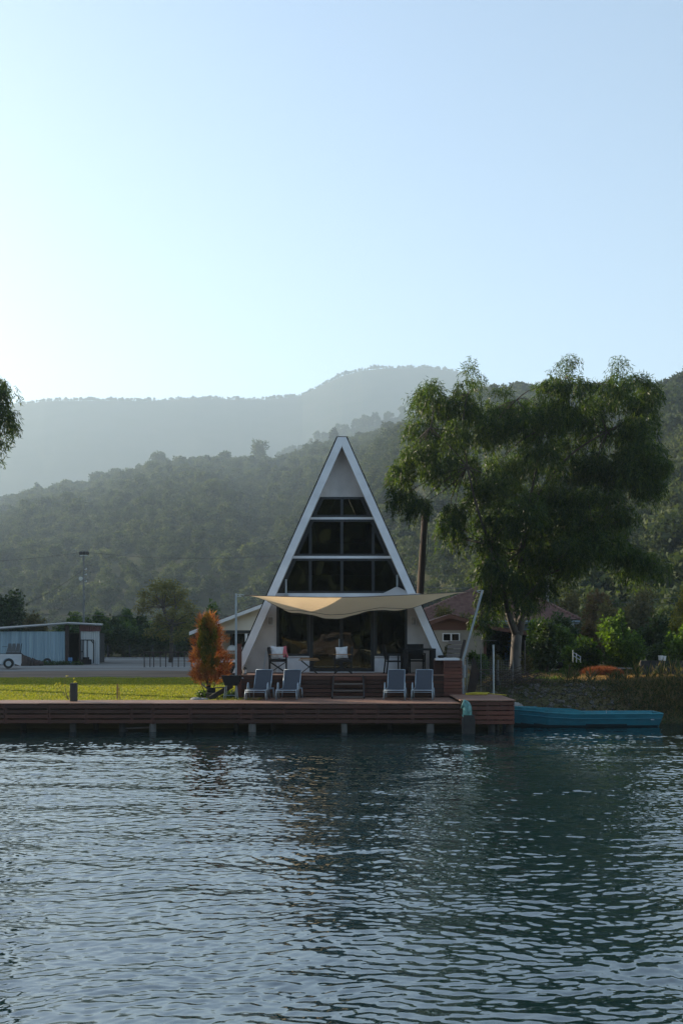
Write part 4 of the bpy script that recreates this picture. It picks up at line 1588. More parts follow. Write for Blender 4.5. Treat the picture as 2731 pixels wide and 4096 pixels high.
mix = []
for px, py in ((832, 2480), (838, 2500), (826, 2515), (842, 2530), (850, 2510), (860, 2590), (830, 2670), (848, 2690), (812, 2680), (866, 2650), (800, 2620), (838, 2640), (822, 2700)):
    mix.append(cpx(px, py, 35.15 + gq.uniform(-.08, .1), .09, .2))
foliage_obj('yellowing_foliage', plume(4200, mix, .15, .02, 9, .3), leaf_mat('yellowing_conifer', [(.20, .15, .03), (.34, .21, .05), (.40, .17, .05)], .45, (1.7, 1.4, .6), .7, .1), cf)
foliage_obj('red_foliage', plume(6600, red, .22, .017, 5, .5), m_redconif, cf)
foliage_obj('green_foliage', plume(4600, grn, .14, .02, 6, .25), m_grnconif, cf)

# posts on the boardwalk and lawn
mb = MB().box(ax(283.5, 32.9), ax(309, 32.9), 32.8, 33.0, DECK, az(2732, 32.9))
o = mb.build('mooring_post', m_pile)
o.modifiers.new('b', 'BEVEL').width = .012
tag(o, 'short square dark timber post standing on left boardwalk', 'post')
mb = MB()
mb.bar(at(470, 2797, 33.9), at(471, 2736, 33.9), .04, .04, (0, 1, 0))
mb.bar(at(481, 2797, 33.95), at(476, 2750, 33.95), .02, .02, (0, 1, 0))
tag(mb.build('wooden_stake', m_teak), 'thin wooden stake at lawn edge right of square post', 'stake')
wd = thing('flowering_weed', 'thin weed with yellow flowers behind the square post', 'plant', (ax(277, 33.8), 33.8, LAWN))
mb = MB()
tips = []
for px, py in ((268, 2704), (262, 2740), (225, 2736), (300, 2712), (303, 2728), (240, 2735)):
    q = at(px, py, 33.8)
    limb(mb, (ax(277, 33.8), 33.8, LAWN), q, .008, .003, .12, 6, random, 4)
    tips.append(q)
mb.build('stem', m_darkbark, wd)
foliage_obj('flower', leaves([(q.x, q.y, q.z, .04, .04, .03) for q in tips], 60, .04, .03, 0, .5, 9), m_flower, wd)

# ------------------------------------------------------------------ shed, truck, yard
YS = 85.0
sh = thing('tin_shed', 'long blue-grey corrugated tin shed with dark open bay', 'shed', (ax(250, YS), YS, LAWN))


def corrugated(x0, x1, y, z0, z1, pitch=.22, amp=.03):
    n = int((x1 - x0) / pitch * 6)
    xs = np.linspace(x0, x1, n)
    ys = y + amp * np.clip(np.sin(xs / pitch * 2 * np.pi) * 1.6, -1, 1)
    X = np.stack([xs, xs])
    Y = np.stack([ys, ys])
    Z = np.stack([np.full(n, z0), np.full(n, z1)])
    return X, Y, Z


def np_part(name, XYZ, m, par, smooth=False):
    X, Y, Z = XYZ
    l = par.location
    return link(name, grid_mesh(name, X - l.x, Y - l.y, Z - l.z, smooth), m, par)


gz = az(2660, YS)
np_part('wall', corrugated(ax(-190, YS), ax(268, YS), YS, gz - .2, az(2526, YS)), m_tin, sh)
np_part('wall', corrugated(ax(322, YS), ax(400, YS), YS, gz - .2, az(2525, YS), .16), m_tin2, sh)
np_part('fascia', corrugated(ax(322, YS), ax(405, YS), YS - .12, az(2525, YS), az(2499, YS), .16), m_tinred, sh)
mb = MB()
p = [at(-190, 2528, YS - .5), at(270, 2492, YS - .5), at(408, 2499, YS - .5), at(408, 2499, YS + 9), at(270, 2492, YS + 9), at(-190, 2528, YS + 9)]
for i in (3, 4, 5):
    p[i].z = p[5 - i].z + .25
    p[i].x = p[5 - i].x * (p[i].y / p[5 - i].y) + .15
lo = [v - Vector((0, 0, .10)) for v in p]
mb.add(p + lo, [(0, 1, 4, 5), (1, 2, 3, 4), (6, 11, 10, 7), (7, 10, 9, 8), (0, 6, 7, 1), (1, 7, 8, 2), (2, 8, 9, 3), (3, 9, 10, 4), (4, 10, 11, 5), (5, 11, 6, 0)])
mb.build('roof', m_tinroof, sh)
mb = MB()
for px in (266, 273, 321):
    mb.box(ax(px, YS) - .07, ax(px, YS) + .07, YS - .08, YS + .06, gz - .2, az(2500, YS))
mb.build('post', m_rust, sh)
mb = MB().box(ax(-190, YS), ax(397, YS + 8.5), YS + 8.5, YS + 8.6, gz - .2, az(2530, YS))
mb.bar((ax(399, YS + .1), YS + .1, gz + 1.0), (ax(398, YS + 8.4), YS + 8.4, gz + 1.0), .06, 3.2)
mb.box(ax(-190, YS), ax(-190, YS) + .06, YS + .1, YS + 8.5, gz - .2, az(2545, YS))
mb.box(ax(322, YS), ax(322, YS) + .05, YS + .1, YS + 8.5, gz - .2, az(2530, YS))
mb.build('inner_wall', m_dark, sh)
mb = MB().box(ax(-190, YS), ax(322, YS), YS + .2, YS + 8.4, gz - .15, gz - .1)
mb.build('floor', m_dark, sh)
gt = MB()
yq = YS - .14
for a, b in (((324, 2560), (324, 2652)), ((350, 2560), (350, 2652)), ((376, 2560), (376, 2652)), ((324, 2560), (376, 2560)), ((334, 2560), (334, 2645)), ((324, 2607), (334, 2607)), ((366, 2562), (376, 2575))):
    gt.bar(at(a[0], a[1], yq), at(b[0], b[1], yq), .07, .05, (0, 1, 0))
gt.build('gate', m_blackmetal, sh)
MB().box(ax(337, YS), ax(375, YS), YS - .10, YS - .06, gz - .1, az(2562, YS)).build('door', m_tin2, sh)

tk = thing('pickup_truck', 'white pickup with rows of seats fixed on its bed, cut by the left edge', 'truck', (ax(-40, 70), 70.5, LAWN))
YT = 70.0
tk.rotation_euler.z = R(17)
mb = MB()
zb0, zb1 = az(2664, YT), az(2619, YT)
xr = ax(72, YT)
# rear body side with a wheel arch
arc = [(ax(23, YT) + .40 * math.cos(a), az(2655, YT) + .40 * math.sin(a)) for a in np.linspace(math.pi, 0, 13) if az(2655, YT) + .40 * math.sin(a) > zb0]
poly = [(ax(-230, YT), zb0)] + arc + [(xr - .05, zb0), (xr, zb0 + .15), (xr, zb1), (ax(-230, YT), zb1)]
mb.prism(poly, YT, YT + 1.7)
mb.build('body', m_truck, tk)
MB().box(xr, xr + .05, YT + .1, YT + 1.6, zb0 + .02, zb0 + .16).build('bumper', m_black, tk)
cab = [(ax(-230, YT), zb1 + .002), (ax(-135, YT), zb1 + .002), (ax(-140, YT), zb1 + .62), (ax(-195, YT), zb1 + .62)]
MB().prism(cab, YT + .1, YT + 1.6).build('cab', m_truck, tk)
for px in (23, -165):
    for yy in (YT + .02, YT + 1.5):
        c = (ax(px, YT), yy, az(2655, YT))
        w = MB()
        w.tube([(c[0], yy - .01, c[2]), (c[0], yy + .18, c[2])], .335, 22).build('wheel', m_tyre, tk)
        MB().tube([(c[0], yy - .02, c[2]), (c[0], yy - .012, c[2])], .19, 16).build('rim', m_steel, tk)
mb = MB()
mb.bar(at(-40, 2616, YT + .1), at(72, 2616, YT + .1), .06, .05)
mb.bar(at(70, 2617, YT + .1), at(76, 2574, YT + .1), .05, .05, (0, 1, 0))
mb.bar(at(0, 2587, YT + .05), at(20, 2587, YT + .05), .03, .03)
mb.build('rack', m_blackmetal, tk)
m_seat = M('grey_seat_vinyl', (.10, .105, .11), .6)
for px in (24, 40, 57):
    x = ax(px, YT)
    mb = MB()
    mb.add([(x - .18, YT + .15, zb1 + .05), (x + .18, YT + .15, zb1 + .05), (x + .22, YT + .15, zb1 + .22), (x - .18, YT + .15, zb1 + .2), (x - .18, YT + .6, zb1 + .05), (x + .18, YT + .6, zb1 + .05), (x + .22, YT + .6, zb1 + .22), (x - .18, YT + .6, zb1 + .2)],
           [(0, 1, 2, 3), (7, 6, 5, 4), (0, 4, 5, 1), (1, 5, 6, 2), (2, 6, 7, 3), (3, 7, 4, 0)])
    mb.prism([(x - .15, zb1 + .21), (x + .15, zb1 + .23), (x + .2, zb1 + .58), (x + .17, zb1 + .78), (x - .03, zb1 + .78), (x - .06, zb1 + .58)], YT + .5, YT + .62)
    o = mb.build('seat', m_seat, tk)
mb = MB()
ctr = Vector((ax(190, 82), 82, az(2650, 82)))
for i in range(24):
    a0, a1 = i / 24 * 2 * math.pi, (i + 1) / 24 * 2 * math.pi
pts = [ctr + Vector((.27 * math.cos(a), .02 * math.sin(a), .27 * math.sin(a))) for a in np.linspace(0, 2 * math.pi, 21)]
mb.tube(pts, .10, 8, False)
tag(mb.build('tyre', m_tyre, smooth=True), 'old black tyre leaning on the blue shed wall', 'tyre')
c = at(282, 2650, 84)
mb = MB().lathe([(.16, 0), (.19, .06), (.17, .25), (.19, .45), (.17, .6)], 12, (c.x, c.y, LAWN - .02))
tag(mb.build('blue_drum', m_blue), 'blue plastic drum at the dark opening of the shed', 'drum')
c = at(325, 2648, 84)
mb = MB().box(c.x, c.x + .75, c.y, c.y + .5, LAWN, LAWN + .42).box(c.x + .1, c.x + .6, c.y + .1, c.y + .4, LAWN + .425, LAWN + .6)
tag(mb.build('toolbox', m_black), 'dark box on the ground in front of shed gate', 'box')
mb = MB()
for i in range(9):
    p = at(80 + i * 9, 2655, 80)
    mb.blob((p.x, p.y + random.uniform(-.4, .4), LAWN + .1), (.4, .4, .75 - .06 * i), i, .3)
tag(mb.build('earth_heap', m_rust, smooth=True), 'dark brown heap of scrap and earth behind the pickup', 'heap')
cl = [(at(p, 2660, 82).x, 82 + random.uniform(-.5, .5), LAWN + .12, .5, .4, .2) for p in (160, 180, 205, 225, 245, 262, 300, 310)]
tag(foliage_obj('weeds', leaves(cl, 1400, .14, .08, 0, .5, 3), m_dkgreen), kind='stuff')
# floodlight pole
fp = thing('floodlight_pole', 'tall grey pole topped by three floodlights behind the shed', 'light pole', (ax(336, 96), 96, LAWN))
x = ax(336, 96)
MB().tube([(x, 96, LAWN - .2), (x, 96, az(2222, 96))], [.12, .08], 10).build('pole', m_greypole, fp)
mb = MB()
mb.box(ax(322, 96), ax(352, 96), 95.93, 96.07, az(2224, 96), az(2220, 96))
for py in (2276, 2298, 2326):
    mb.box(ax(333, 96), ax(348, 96), 95.95, 96.05, az(py + 2, 96), az(py, 96))
    mb.box(ax(345, 96), ax(348, 96), 95.94, 96.06, az(py, 96), az(py - 4, 96))
mb.build('crossarm', m_steel, fp)
for px in (324, 337, 351):
    lm = MB().lathe([(.1, 0), (.16, .05), (.16, .26), (.12, .30)], 12, (ax(px, 95.8), 95.8, az(2219, 95.8)))
    lm.build('floodlight', m_blackmetal, fp)
c = at(330, 2314, 95.7)
MB().tube([c, c + Vector((-.1, -.25, -.03))], [.10, .2], 12).build('street_lamp_head', m_steel, fp)


def cable(label, pts, sag, r=.018):
    P = []
    for (a, b) in zip(pts[:-1], pts[1:]):
        a, b = Vector(a), Vector(b)
        for i in range(13):
            t = i / 12
            q = a.lerp(b, t)
            q.z -= sag * 4 * t * (1 - t)
            P.append(q)
    tag(MB().tube(P, r, 5).build('power_cable', m_wire), label, 'cable')


cable('upper overhead cable running left from the floodlight pole top', [at(-260, 2250, 110), at(333, 2209, 96)], .3)
cable('upper overhead cable running right from floodlight pole to the house', [at(340, 2208, 96), at(1120, 2222, 80)], .4)
cable('guy cable slanting down left from the floodlight pole', [at(331, 2282, 96), at(60, 2432, 104)], .35, .022)
cable('low overhead cable crossing in front of the hedge', [at(150, 2458, 108), at(1010, 2462, 90)], .1, .025)

# pipe pen
pn = thing('metal_pen', 'low rusty metal pipe pen in the gravel yard', 'pen', (ax(660, 78), 78, LAWN))
ya, yb_ = 76.0, 82.0
mb = MB()
ps = [578, 601, 616, 642, 664, 690, 714, 738, 766]
for yq, top in ((ya, 2609), (yb_, 2608)):
    for i, px in enumerate(ps):
        if (i % 2 == 0) or yq == ya:
            mb.tube([(ax(px, yq), yq, LAWN), (ax(px, yq), yq, az(top, yq))], .035, 6)
    mb.tube([at(576, top, yq), at(800, top, yq)], .035, 6)
    mb.tube([at(576, 2672 if yq == ya else 2662, yq), at(800, 2672 if yq == ya else 2662, yq)], .03, 6)
mb.tube([at(576, 2609, ya), at(576, 2608, yb_)], .03, 6)
mb.build('rail', m_rust, pn)
MB().box(ax(574, ya), ax(586, ya), ya - .15, ya + .1, LAWN, az(2670, ya)).build('foot_block', m_black, pn)
# fence at the far side of the yard
fn = thing('wire_fence', 'long wire mesh fence on pale posts along back of yard', 'fence', (ax(600, 113), 113, LAWN))
for px in (-60, 60, 180, 300, 413, 432, 520, 610, 700, 790, 870):
    MB().tube([(ax(px, 113), 113, LAWN - .1), (ax(px, 113), 113, az(2580, 113))], .06, 6).build('post', m_concrete, fn)
mb = MB()
for x in np.arange(ax(-60, 113), ax(880, 113), .16):
    mb.bar((x, 113, LAWN), (x, 113, az(2582, 113)), .012, .012, (0, 1, 0))
for z in np.linspace(LAWN, az(2582, 113), 14):
    mb.bar((ax(-60, 113), 113.01, z), (ax(880, 113), 113.01, z), .012, .012)
mb.build('mesh', m_rust, fn)
mb = MB().box(ax(-60, 112), ax(880, 112), 111.9, 112.2, LAWN - .1, LAWN + .12)
tag(mb.build('kerb', m_stone), 'pale low kerb at the foot of the yard fence', 'kerb')

# trees and hedge behind the yard
def tree_px(name, label, px0, px1, py0, Y, mat, seed, n, Ln=.34, Wd=.2, nclump=16, group=None, catg='tree', trunk=.14, zb=None, depth=None, k=.42, **kw):
    """a tree whose crown spans px0..px1 and tops out at py0"""
    zb = LAWN if zb is None else zb
    x0, x1, zt = ax(px0, Y), ax(px1, Y), az(py0, Y)
    rx = (x1 - x0) / 2
    h = zt - zb
    rz = h * kw.pop('fill', .46)
    return bush_tree(name, label, catg, ((x0 + x1) / 2, Y, zb), (rx, depth or rx, rz), h - rz, n, Ln, Wd, mat, seed, nclump, trunk, group, k=k, **kw)


tree_px('broadleaf_tree', 'dark leafy tree behind the shed at the left edge', -60, 115, 2352, 118, m_dkgreen, 201, 5200, .42, .26, 20)
tree_px('broadleaf_tree', 'lower dull tree behind shed, right of the dark tree', 95, 190, 2410, 116, m_olive, 202, 2600, .34, .2)
hed = [(240, 330, 2452), (330, 420, 2440), (400, 470, 2486), (455, 545, 2476), (470, 530, 2434), (520, 620, 2448), (600, 680, 2470), (680, 760, 2470), (740, 830, 2462), (810, 870, 2415), (850, 930, 2470)]
hlab = ['bushy tree rising just right of the shed roof', 'light green tree right behind the floodlight pole', 'low bush in the hedge right of the shed', 'wide dark bush in the middle of the hedge', 'taller slim tree poking above the middle of the hedge',
        'dense green bush left of the bare-limbed tree', 'bush behind the bare-limbed tree trunk', 'dark bush right of the bare-limbed tree', 'dark bush behind the conifer shrub', 'slim dark tree behind the conifer shrub tip', 'dark bush beside the white bungalow']
for i, (a, b, c, lab_) in enumerate(((225, 345, 2505, 'broad dark hedge bush beside the right end of the shed'), (320, 440, 2495, 'broad dark hedge bush under the floodlight pole'), (430, 560, 2500, 'broad dark hedge bush in the middle of the hedge'), (540, 660, 2490, 'broad dark hedge bush left of the bare-limbed tree trunk'),
                                 (640, 780, 2492, 'broad dark hedge bush right of the bare-limbed tree trunk'), (760, 900, 2490, 'broad dark hedge bush behind the conifer shrub'))):
    tree_px('hedge_bush', lab_, a, b, c, 119, m_dkgreen, 240 + i, 3600, .36, .24, 16, 'dark bushes of the hedge', fill=.52, depth=1.4)
for i, (a, b, c) in enumerate(hed):
    tree_px('hedge_tree', hlab[i], a - 16, b + 16, c, 122 + (i % 3) * 2, m_green if i % 3 != 2 else m_dkgreen, 210 + i, 2600, .36, .22, 12, 'trees of the hedge behind the yard', fill=.5)

# the crooked thin-leaved tree
ct = thing('almond_tree', 'crooked old tree with thin olive foliage and bare dark limbs', 'tree', (ax(683, 92), 92, LAWN))
mb = MB()
B = at(683, 2655, 92)
B.z = LAWN
f1, f2 = at(686, 2500, 92), at(655, 2430, 92)
limb(mb, B, f1, .21, .17, .03, 5)
limb(mb, f1, f2, .22, .16, .06, 5)
limb(mb, f2, at(622, 2385, 91), .14, .06, .15, 5)
limb(mb, f2, at(660, 2360, 92.5), .10, .03, .1, 5)
limb(mb, f1, at(705, 2420, 92.5), .18, .10, .06, 5)
limb(mb, f1, at(745, 2490, 91), .13, .04, .1, 5)
limb(mb, at(705, 2420, 92.5), at(700, 2345, 92), .08, .02, .1, 5)
limb(mb, at(705, 2420, 92.5), at(738, 2390, 93), .08, .02, .1, 5)
limb(mb, f1, at(640, 2485, 91), .09, .03, .12, 5)
rnd = random.Random(8)
clp = []
for px, py, r in ((600, 2530, .5), (770, 2450, .6), (650, 2540, .5), (735, 2535, .6), (700, 2550, .5), (560, 2440, .5), (575, 2380, .6), (590, 2430, .55), (620, 2350, .7), (655, 2345, .75), (690, 2345, .7), (725, 2375, .7), (745, 2420, .65), (620, 2400, .6), (670, 2390, .7), (705, 2410, .7), (640, 2470, .6), (665, 2500, .6), (740, 2470, .7), (715, 2490, .7), (755, 2510, .6), (570, 2410, .4), (690, 2450, .6), (630, 2500, .5)):
    p = at(px, py, 92 + rnd.uniform(-1.6, 1.6))
    clp.append((p.x, p.y, p.z, r * 1.25, r * 1.25, r * 1.1))
    for _ in range(2):
        limb(mb, p, (p.x + rnd.uniform(-.6, .6), p.y + rnd.uniform(-.5, .5), p.z - rnd.uniform(.2, 1.1)), .035, .01, .1, 3, rnd, 4)
    limb(mb, (f1 if py > 2440 else f2), p, .05, .015, .1, 4, rnd, 4)
mb.build('trunk', m_darkbark, ct, smooth=True)
foliage_obj('crown', leaves(clp, 7200, .19, .10, .2, .4, 44, .6), m_almond, ct)

# ------------------------------------------------------------------ white bungalow left behind
YB = 58.0
bh = thing('bungalow', 'cream bungalow with white-edged gable roof behind the conifer shrub', 'house', (ax(1000, YB), YB + 4, LAWN))
eL, aP = at(757, 2527, YB - .6), at(1142, 2380, YB - .6)
eR = Vector((2 * aP.x - eL.x, eL.y, eL.z))
for a, b in ((eL, aP), (aP, eR)):
    d = Vector((0, 0, -.20))
    mb = MB().add([a + d, b + d, b, a, a + d + Vector((0, .08, 0)), b + d + Vector((0, .08, 0)), b + Vector((0, .08, 0)), a + Vector((0, .08, 0))],
                  [(0, 1, 2, 3), (7, 6, 5, 4), (0, 4, 5, 1), (1, 5, 6, 2), (2, 6, 7, 3), (3, 7, 4, 0)])
    mb.build('barge_board', m_white, bh)
    o_ = Vector((0, 0, .04))
    u = Vector((0, 10, 0))
    mb = MB().add([a + o_, b + o_, b + o_ + u, a + o_ + u, a - o_ + Vector((0, .09, 0)), b - o_ + Vector((0, .09, 0)), b - o_ + u, a - o_ + u],
                  [(0, 1, 2, 3), (7, 6, 5, 4), (0, 4, 5, 1), (1, 5, 6, 2), (2, 6, 7, 3), (3, 7, 4, 0)])
    mb.build('roof', m_tile, bh)
zt = az(2457, YB)
mb = MB().prism([(ax(790, YB), az(2521, YB)), (ax(1240, YB), az(2521, YB)), (ax(1240, YB), az(2462, YB)), (ax(1142, YB), az(2392, YB)), (ax(940, YB), az(2464, YB)), (ax(790, YB), az(2520, YB))], YB, YB + .2)
mb.build('gable_wall', m_cream, bh)
MB().box(ax(945, YB), ax(1240, YB), YB - .05, YB - .002, az(2462, YB), az(2456, YB)).build('beam', m_cream, bh)
MB().box(ax(870, YB), ax(1240, YB), YB + 2.5, YB + 2.7, LAWN, az(2510, YB)).build('wall', m_cream, bh)
MB().box(ax(800, YB), ax(800, YB) + .2, YB + .3, YB + 9.5, LAWN, az(2520, YB)).build('wall', m_cream, bh)
MB().box(ax(905, YB), ax(1240, YB), YB - .02, YB + .2, az(2534, YB), az(2521, YB) - .003).build('lintel', m_frame, bh)
wb = MB()
for px in (908, 970, 992):
    wb.box(ax(px, YB) - .08, ax(px, YB) + .08, YB + 2.40, YB + 2.48, az(2640, YB), az(2534, YB))
wn = wb.build('window', m_frame, bh)
MB().box(ax(905, YB), ax(1050, YB), YB + 2.42, YB + 2.44, az(2640, YB), az(2534, YB)).build('pane', m_glass, wn)
MB().box(ax(860, YB), ax(1240, YB), YB - .1, YB + 2.4, az(2649, YB), az(2639, YB)).build('veranda_slab', m_white, bh)
MB().box(ax(866, YB), ax(1240, YB), YB + .3, YB + .4, LAWN - .1, az(2650, YB)).build('plinth', m_dark, bh)
mb = MB().tube([at(985, 2534, YB - .1), at(985, 2565, YB - .1), at(989, 2575, YB - .1), at(1000, 2580, YB - .1)], .075, 8)
mb.build('downpipe', m_white, bh)
for px, l_ in ((928, 'rattan armchair with white cushion on bungalow veranda, nearer the conifer'), (950, 'rattan armchair with white cushion on bungalow veranda, beside the sail pole')):
    rc = thing('rattan_chair', l_, 'chair', (ax(px, YB + .6), YB + .6, az(2639, YB)))
    x, z = ax(px, YB + .6), az(2639, YB)
    m2 = MB()
    for t_ in np.linspace(-.28, .28, 6):
        m2.tube([(x + t_, YB + .35, z), (x + t_, YB + .33, z + .5)], .018, 5)
    m2.tube([(x - .3, YB + .35, z + .5), (x + .3, YB + .35, z + .5)], .03, 6)
    m2.tube([(x - .3, YB + .35, z + .3), (x + .3, YB + .35, z + .3)], .02, 6)
    m2.build('frame', m_teak, rc)
    MB().blob((x, YB + .7, z + .55), (.32, .16, .28), 3, .1).build('cushion', m_pillow, rc, smooth=True)

# ------------------------------------------------------------------ right side: power pole, tiled houses
up = thing('utility_pole', 'dark wooden utility pole leaning beside the A-frame roof', 'pole', (ax(1664, 47), 47, 1.2))
pt = at(1700, 2026, 47)
MB().tube([(ax(1664, 47), 47, 1.1), at(1680, 2378, 47), pt], [.17, .165, .14], 12).build('shaft', m_polewood, up)
mb = MB()
for py in (2045, 2060, 2085):
    p = at(1710, py, 46.9)
    mb.lathe([(.03, 0), (.045, .03), (.03, .1)], 8, (p.x, p.y, p.z))
mb.tube([at(1700, 2050, 46.85), at(1718, 2055, 46.85), at(1716, 2085, 46.85)], .012, 5)
mb.tube([at(1708, 2090, 46.8), at(1712, 2180, 46.8), at(1696, 2290, 46.8), at(1692, 2380, 46.8)], .014, 5)
mb.build('insulator', m_concrete, up)
cable('thin service cable from utility pole down to A-frame roof', [at(1690, 2125, 46.9), at(1640, 2270, 44)], .25, .016)
cable('overhead cable right of the A-frame at sail height', [at(1655, 2345, 50), at(1870, 2352, 70)], .05, .02)
cable('overhead cable crossing right above the tiled house', [at(2080, 2425, 90), at(2760, 2380, 95)], .3, .025)
cable('lower overhead cable crossing right above the tiled house', [at(2120, 2450, 90), at(2760, 2405, 96)], .3, .02)
x = ax(2189, 88)
mb = MB().box(x - .14, x + .14, 87.9, 88.2, 1.2, az(2280, 88))
tag(mb.build('concrete_pole', m_stone), 'grey square concrete pole behind the tiled house', 'pole')

YH = 62.0
th_ = thing('tiled_house', 'house with a hipped red clay tile roof behind the big tree', 'house', (ax(1960, YH), YH + 4, 1.3))
el = [at(1590, 2492, YH), at(2318, 2480, YH)]
er = [Vector((el[0].x - .5, YH + 9, el[0].z)), Vector((el[1].x + .3, YH + 9, el[1].z))]
r0, r1 = at(1915, 2350, YH + 4.2), at(2060, 2350, YH + 4.2)
r1.z = r0.z


def tiled(name, a, b, c, d, par, rows=22, pitch=.30):
    """roof plane a,b (eave) to d,c (ridge) modelled as rows of barrel tiles"""
    W = (Vector(b) - Vector(a)).length
    nc = int(W / pitch) * 6
    U = np.linspace(0, 1, nc)
    Vv = np.repeat(np.linspace(0, 1, rows + 1), 2)[1:-1]
    lift = np.tile([.05, 0.0], rows)
    A, B_, C_, D_ = (np.array(q) for q in (a, b, c, d))
    nrm = np.cross(B_ - A, D_ - A)
    nrm = nrm / np.linalg.norm(nrm)
    UU, VV = np.meshgrid(U, Vv)
    P = (A * (1 - UU)[..., None] + B_ * UU[..., None]) * (1 - VV)[..., None] + (D_ * (1 - UU)[..., None] + C_ * UU[..., None]) * VV[..., None]
    s = (P - A) @ ((B_ - A) / W)
    wv = np.abs(np.sin(s / pitch * np.pi)) * .05 + lift[:, None]
    P = P + nrm * wv[..., None] - np.array(par.location)
    link(name, grid_mesh(name, P[..., 0], P[..., 1], P[..., 2], False), m_tile, par)


tiled('roof', el[0], el[1], r1, r0, th_)
tiled('roof', el[1], er[1], r1, r1 + Vector((.01, .02, 0)), th_)
tiled('roof', er[0], el[0], r0 + Vector((0, -.02, 0)), r0, th_)
mb = MB()
for a, b in ((el[0], r0), (r0, r1), (el[1], r1)):
    n_ = 24
    for i in range(n_):
        p, q = Vector(a).lerp(Vector(b), i / n_), Vector(a).lerp(Vector(b), (i + 1.1) / n_)
        mb.tube([p + Vector((0, -.02, .06)), q + Vector((0, -.02, .06))], [.11, .085], 8)
mb.build('ridge_tile', m_tile, th_, smooth=True)
wx0, wx1 = ax(1620, YH + .7), ax(2296, YH + .7)
MB().box(wx0, wx1, YH + .7, YH + 8.6, 1.2, el[0].z - .12).build('wall', m_palewall, th_)
mb = MB().box(el[0].x, el[1].x, YH - .02, YH + .06, el[1].z - .14, el[1].z - .02)
mb.box(el[0].x + .05, el[1].x - .05, YH + .07, YH + .69, el[1].z - .24, el[1].z - .20)
mb.build('eave', m_palewall, th_)
mb = MB()
mb.tube([at(2288, 2492, YH + .3), at(2285, 2600, YH + .3), at(2285, 2690, YH + .3)], .09, 8)
mb.build('column', m_white, th_)

YG = 55.0
gb = thing('garage', 'small gabled outbuilding with brown eaves and a white window', 'outbuilding', (ax(1840, YG), YG, 1.3))
apx, le, re = at(1800, 2458, YG - .4), at(1712, 2488, YG - .4), at(2190, 2540, YG - .4)
mid = at(1985, 2508, YG - .4)
for a, b in ((le, apx), (apx, mid), (mid, re)):
    d = Vector((0, 0, -.19))
    mb = MB().add([a + d, b + d, b, a, a + d + Vector((0, .08, 0)), b + d + Vector((0, .08, 0)), b + Vector((0, .08, 0)), a + Vector((0, .08, 0))],
                  [(0, 1, 2, 3), (7, 6, 5, 4), (0, 4, 5, 1), (1, 5, 6, 2), (2, 6, 7, 3), (3, 7, 4, 0)])
    mb.build('eave_board', m_timber, gb)
    u = Vector((0, 5.5, 0))
    o_ = Vector((0, 0, .03))
    mb = MB().add([a + o_, b + o_, b + o_ + u, a + o_ + u, a - o_ + Vector((0, .09, 0)), b - o_ + Vector((0, .09, 0)), b - o_ + u, a - o_ + u],
                  [(0, 1, 2, 3), (7, 6, 5, 4), (0, 4, 5, 1), (1, 5, 6, 2), (2, 6, 7, 3), (3, 7, 4, 0)])
    mb.build('roof', m_tile, gb)
MB().prism([(ax(1722, YG), 1.2), (ax(1942, YG), 1.2), (ax(1942, YG), az(2505, YG)), (ax(1800, YG), az(2470, YG)), (ax(1722, YG), az(2495, YG))], YG, YG + .2).build('wall', m_dullwall, gb)
MB().prism([(ax(1724, YG), az(2520, YG)), (ax(1940, YG), az(2520, YG)), (ax(1940, YG), az(2506, YG)), (ax(1800, YG), az(2472, YG)), (ax(1724, YG), az(2496, YG))], YG - .05, YG - .002).build('gable_boarding', m_timber, gb)
mb = MB()
x0, x1, z0, z1 = ax(1768, YG), ax(1838, YG), az(2562, YG), az(2536, YG)
for a, b in ((x0, x0 + .06), (x1 - .06, x1), ((x0 + x1) / 2 - .04, (x0 + x1) / 2 + .04)):
    mb.box(a, b, YG - .06, YG - .004, z0, z1)
mb.box(x0, x1, YG - .061, YG - .003, z0 - .05, z0)
mb.box(x0, x1, YG - .061, YG - .003, z1, z1 + .05)
w_ = mb.build('window', m_white, gb)
MB().box(x0, x1, YG - .03, YG - .008, z0, z1).build('pane', m_glass, w_)
MB().box(ax(1942, YG) - .12, ax(1942, YG) + .02, YG - .06, YG + 3.5, 1.2, az(2506, YG)).build('corner_post', m_timber, gb)
MB().box(ax(1955, YG + 3), ax(2170, YG + 3), YG + 3.2, YG + 3.3, 1.2, az(2520, YG + 3)).build('porch_wall', m_dark, gb)
MB().box(ax(2018, YG + 2.9), ax(2042, YG + 2.9), YG + 2.95, YG + 3.0, az(2640, YG + 3), az(2545, YG + 3)).build('porch_door', m_blue, gb)
MB().box(ax(2150, YG), ax(2156, YG), YG - .2, YG - .1, 1.2, az(2536, YG)).build('porch_post', m_timber, gb)

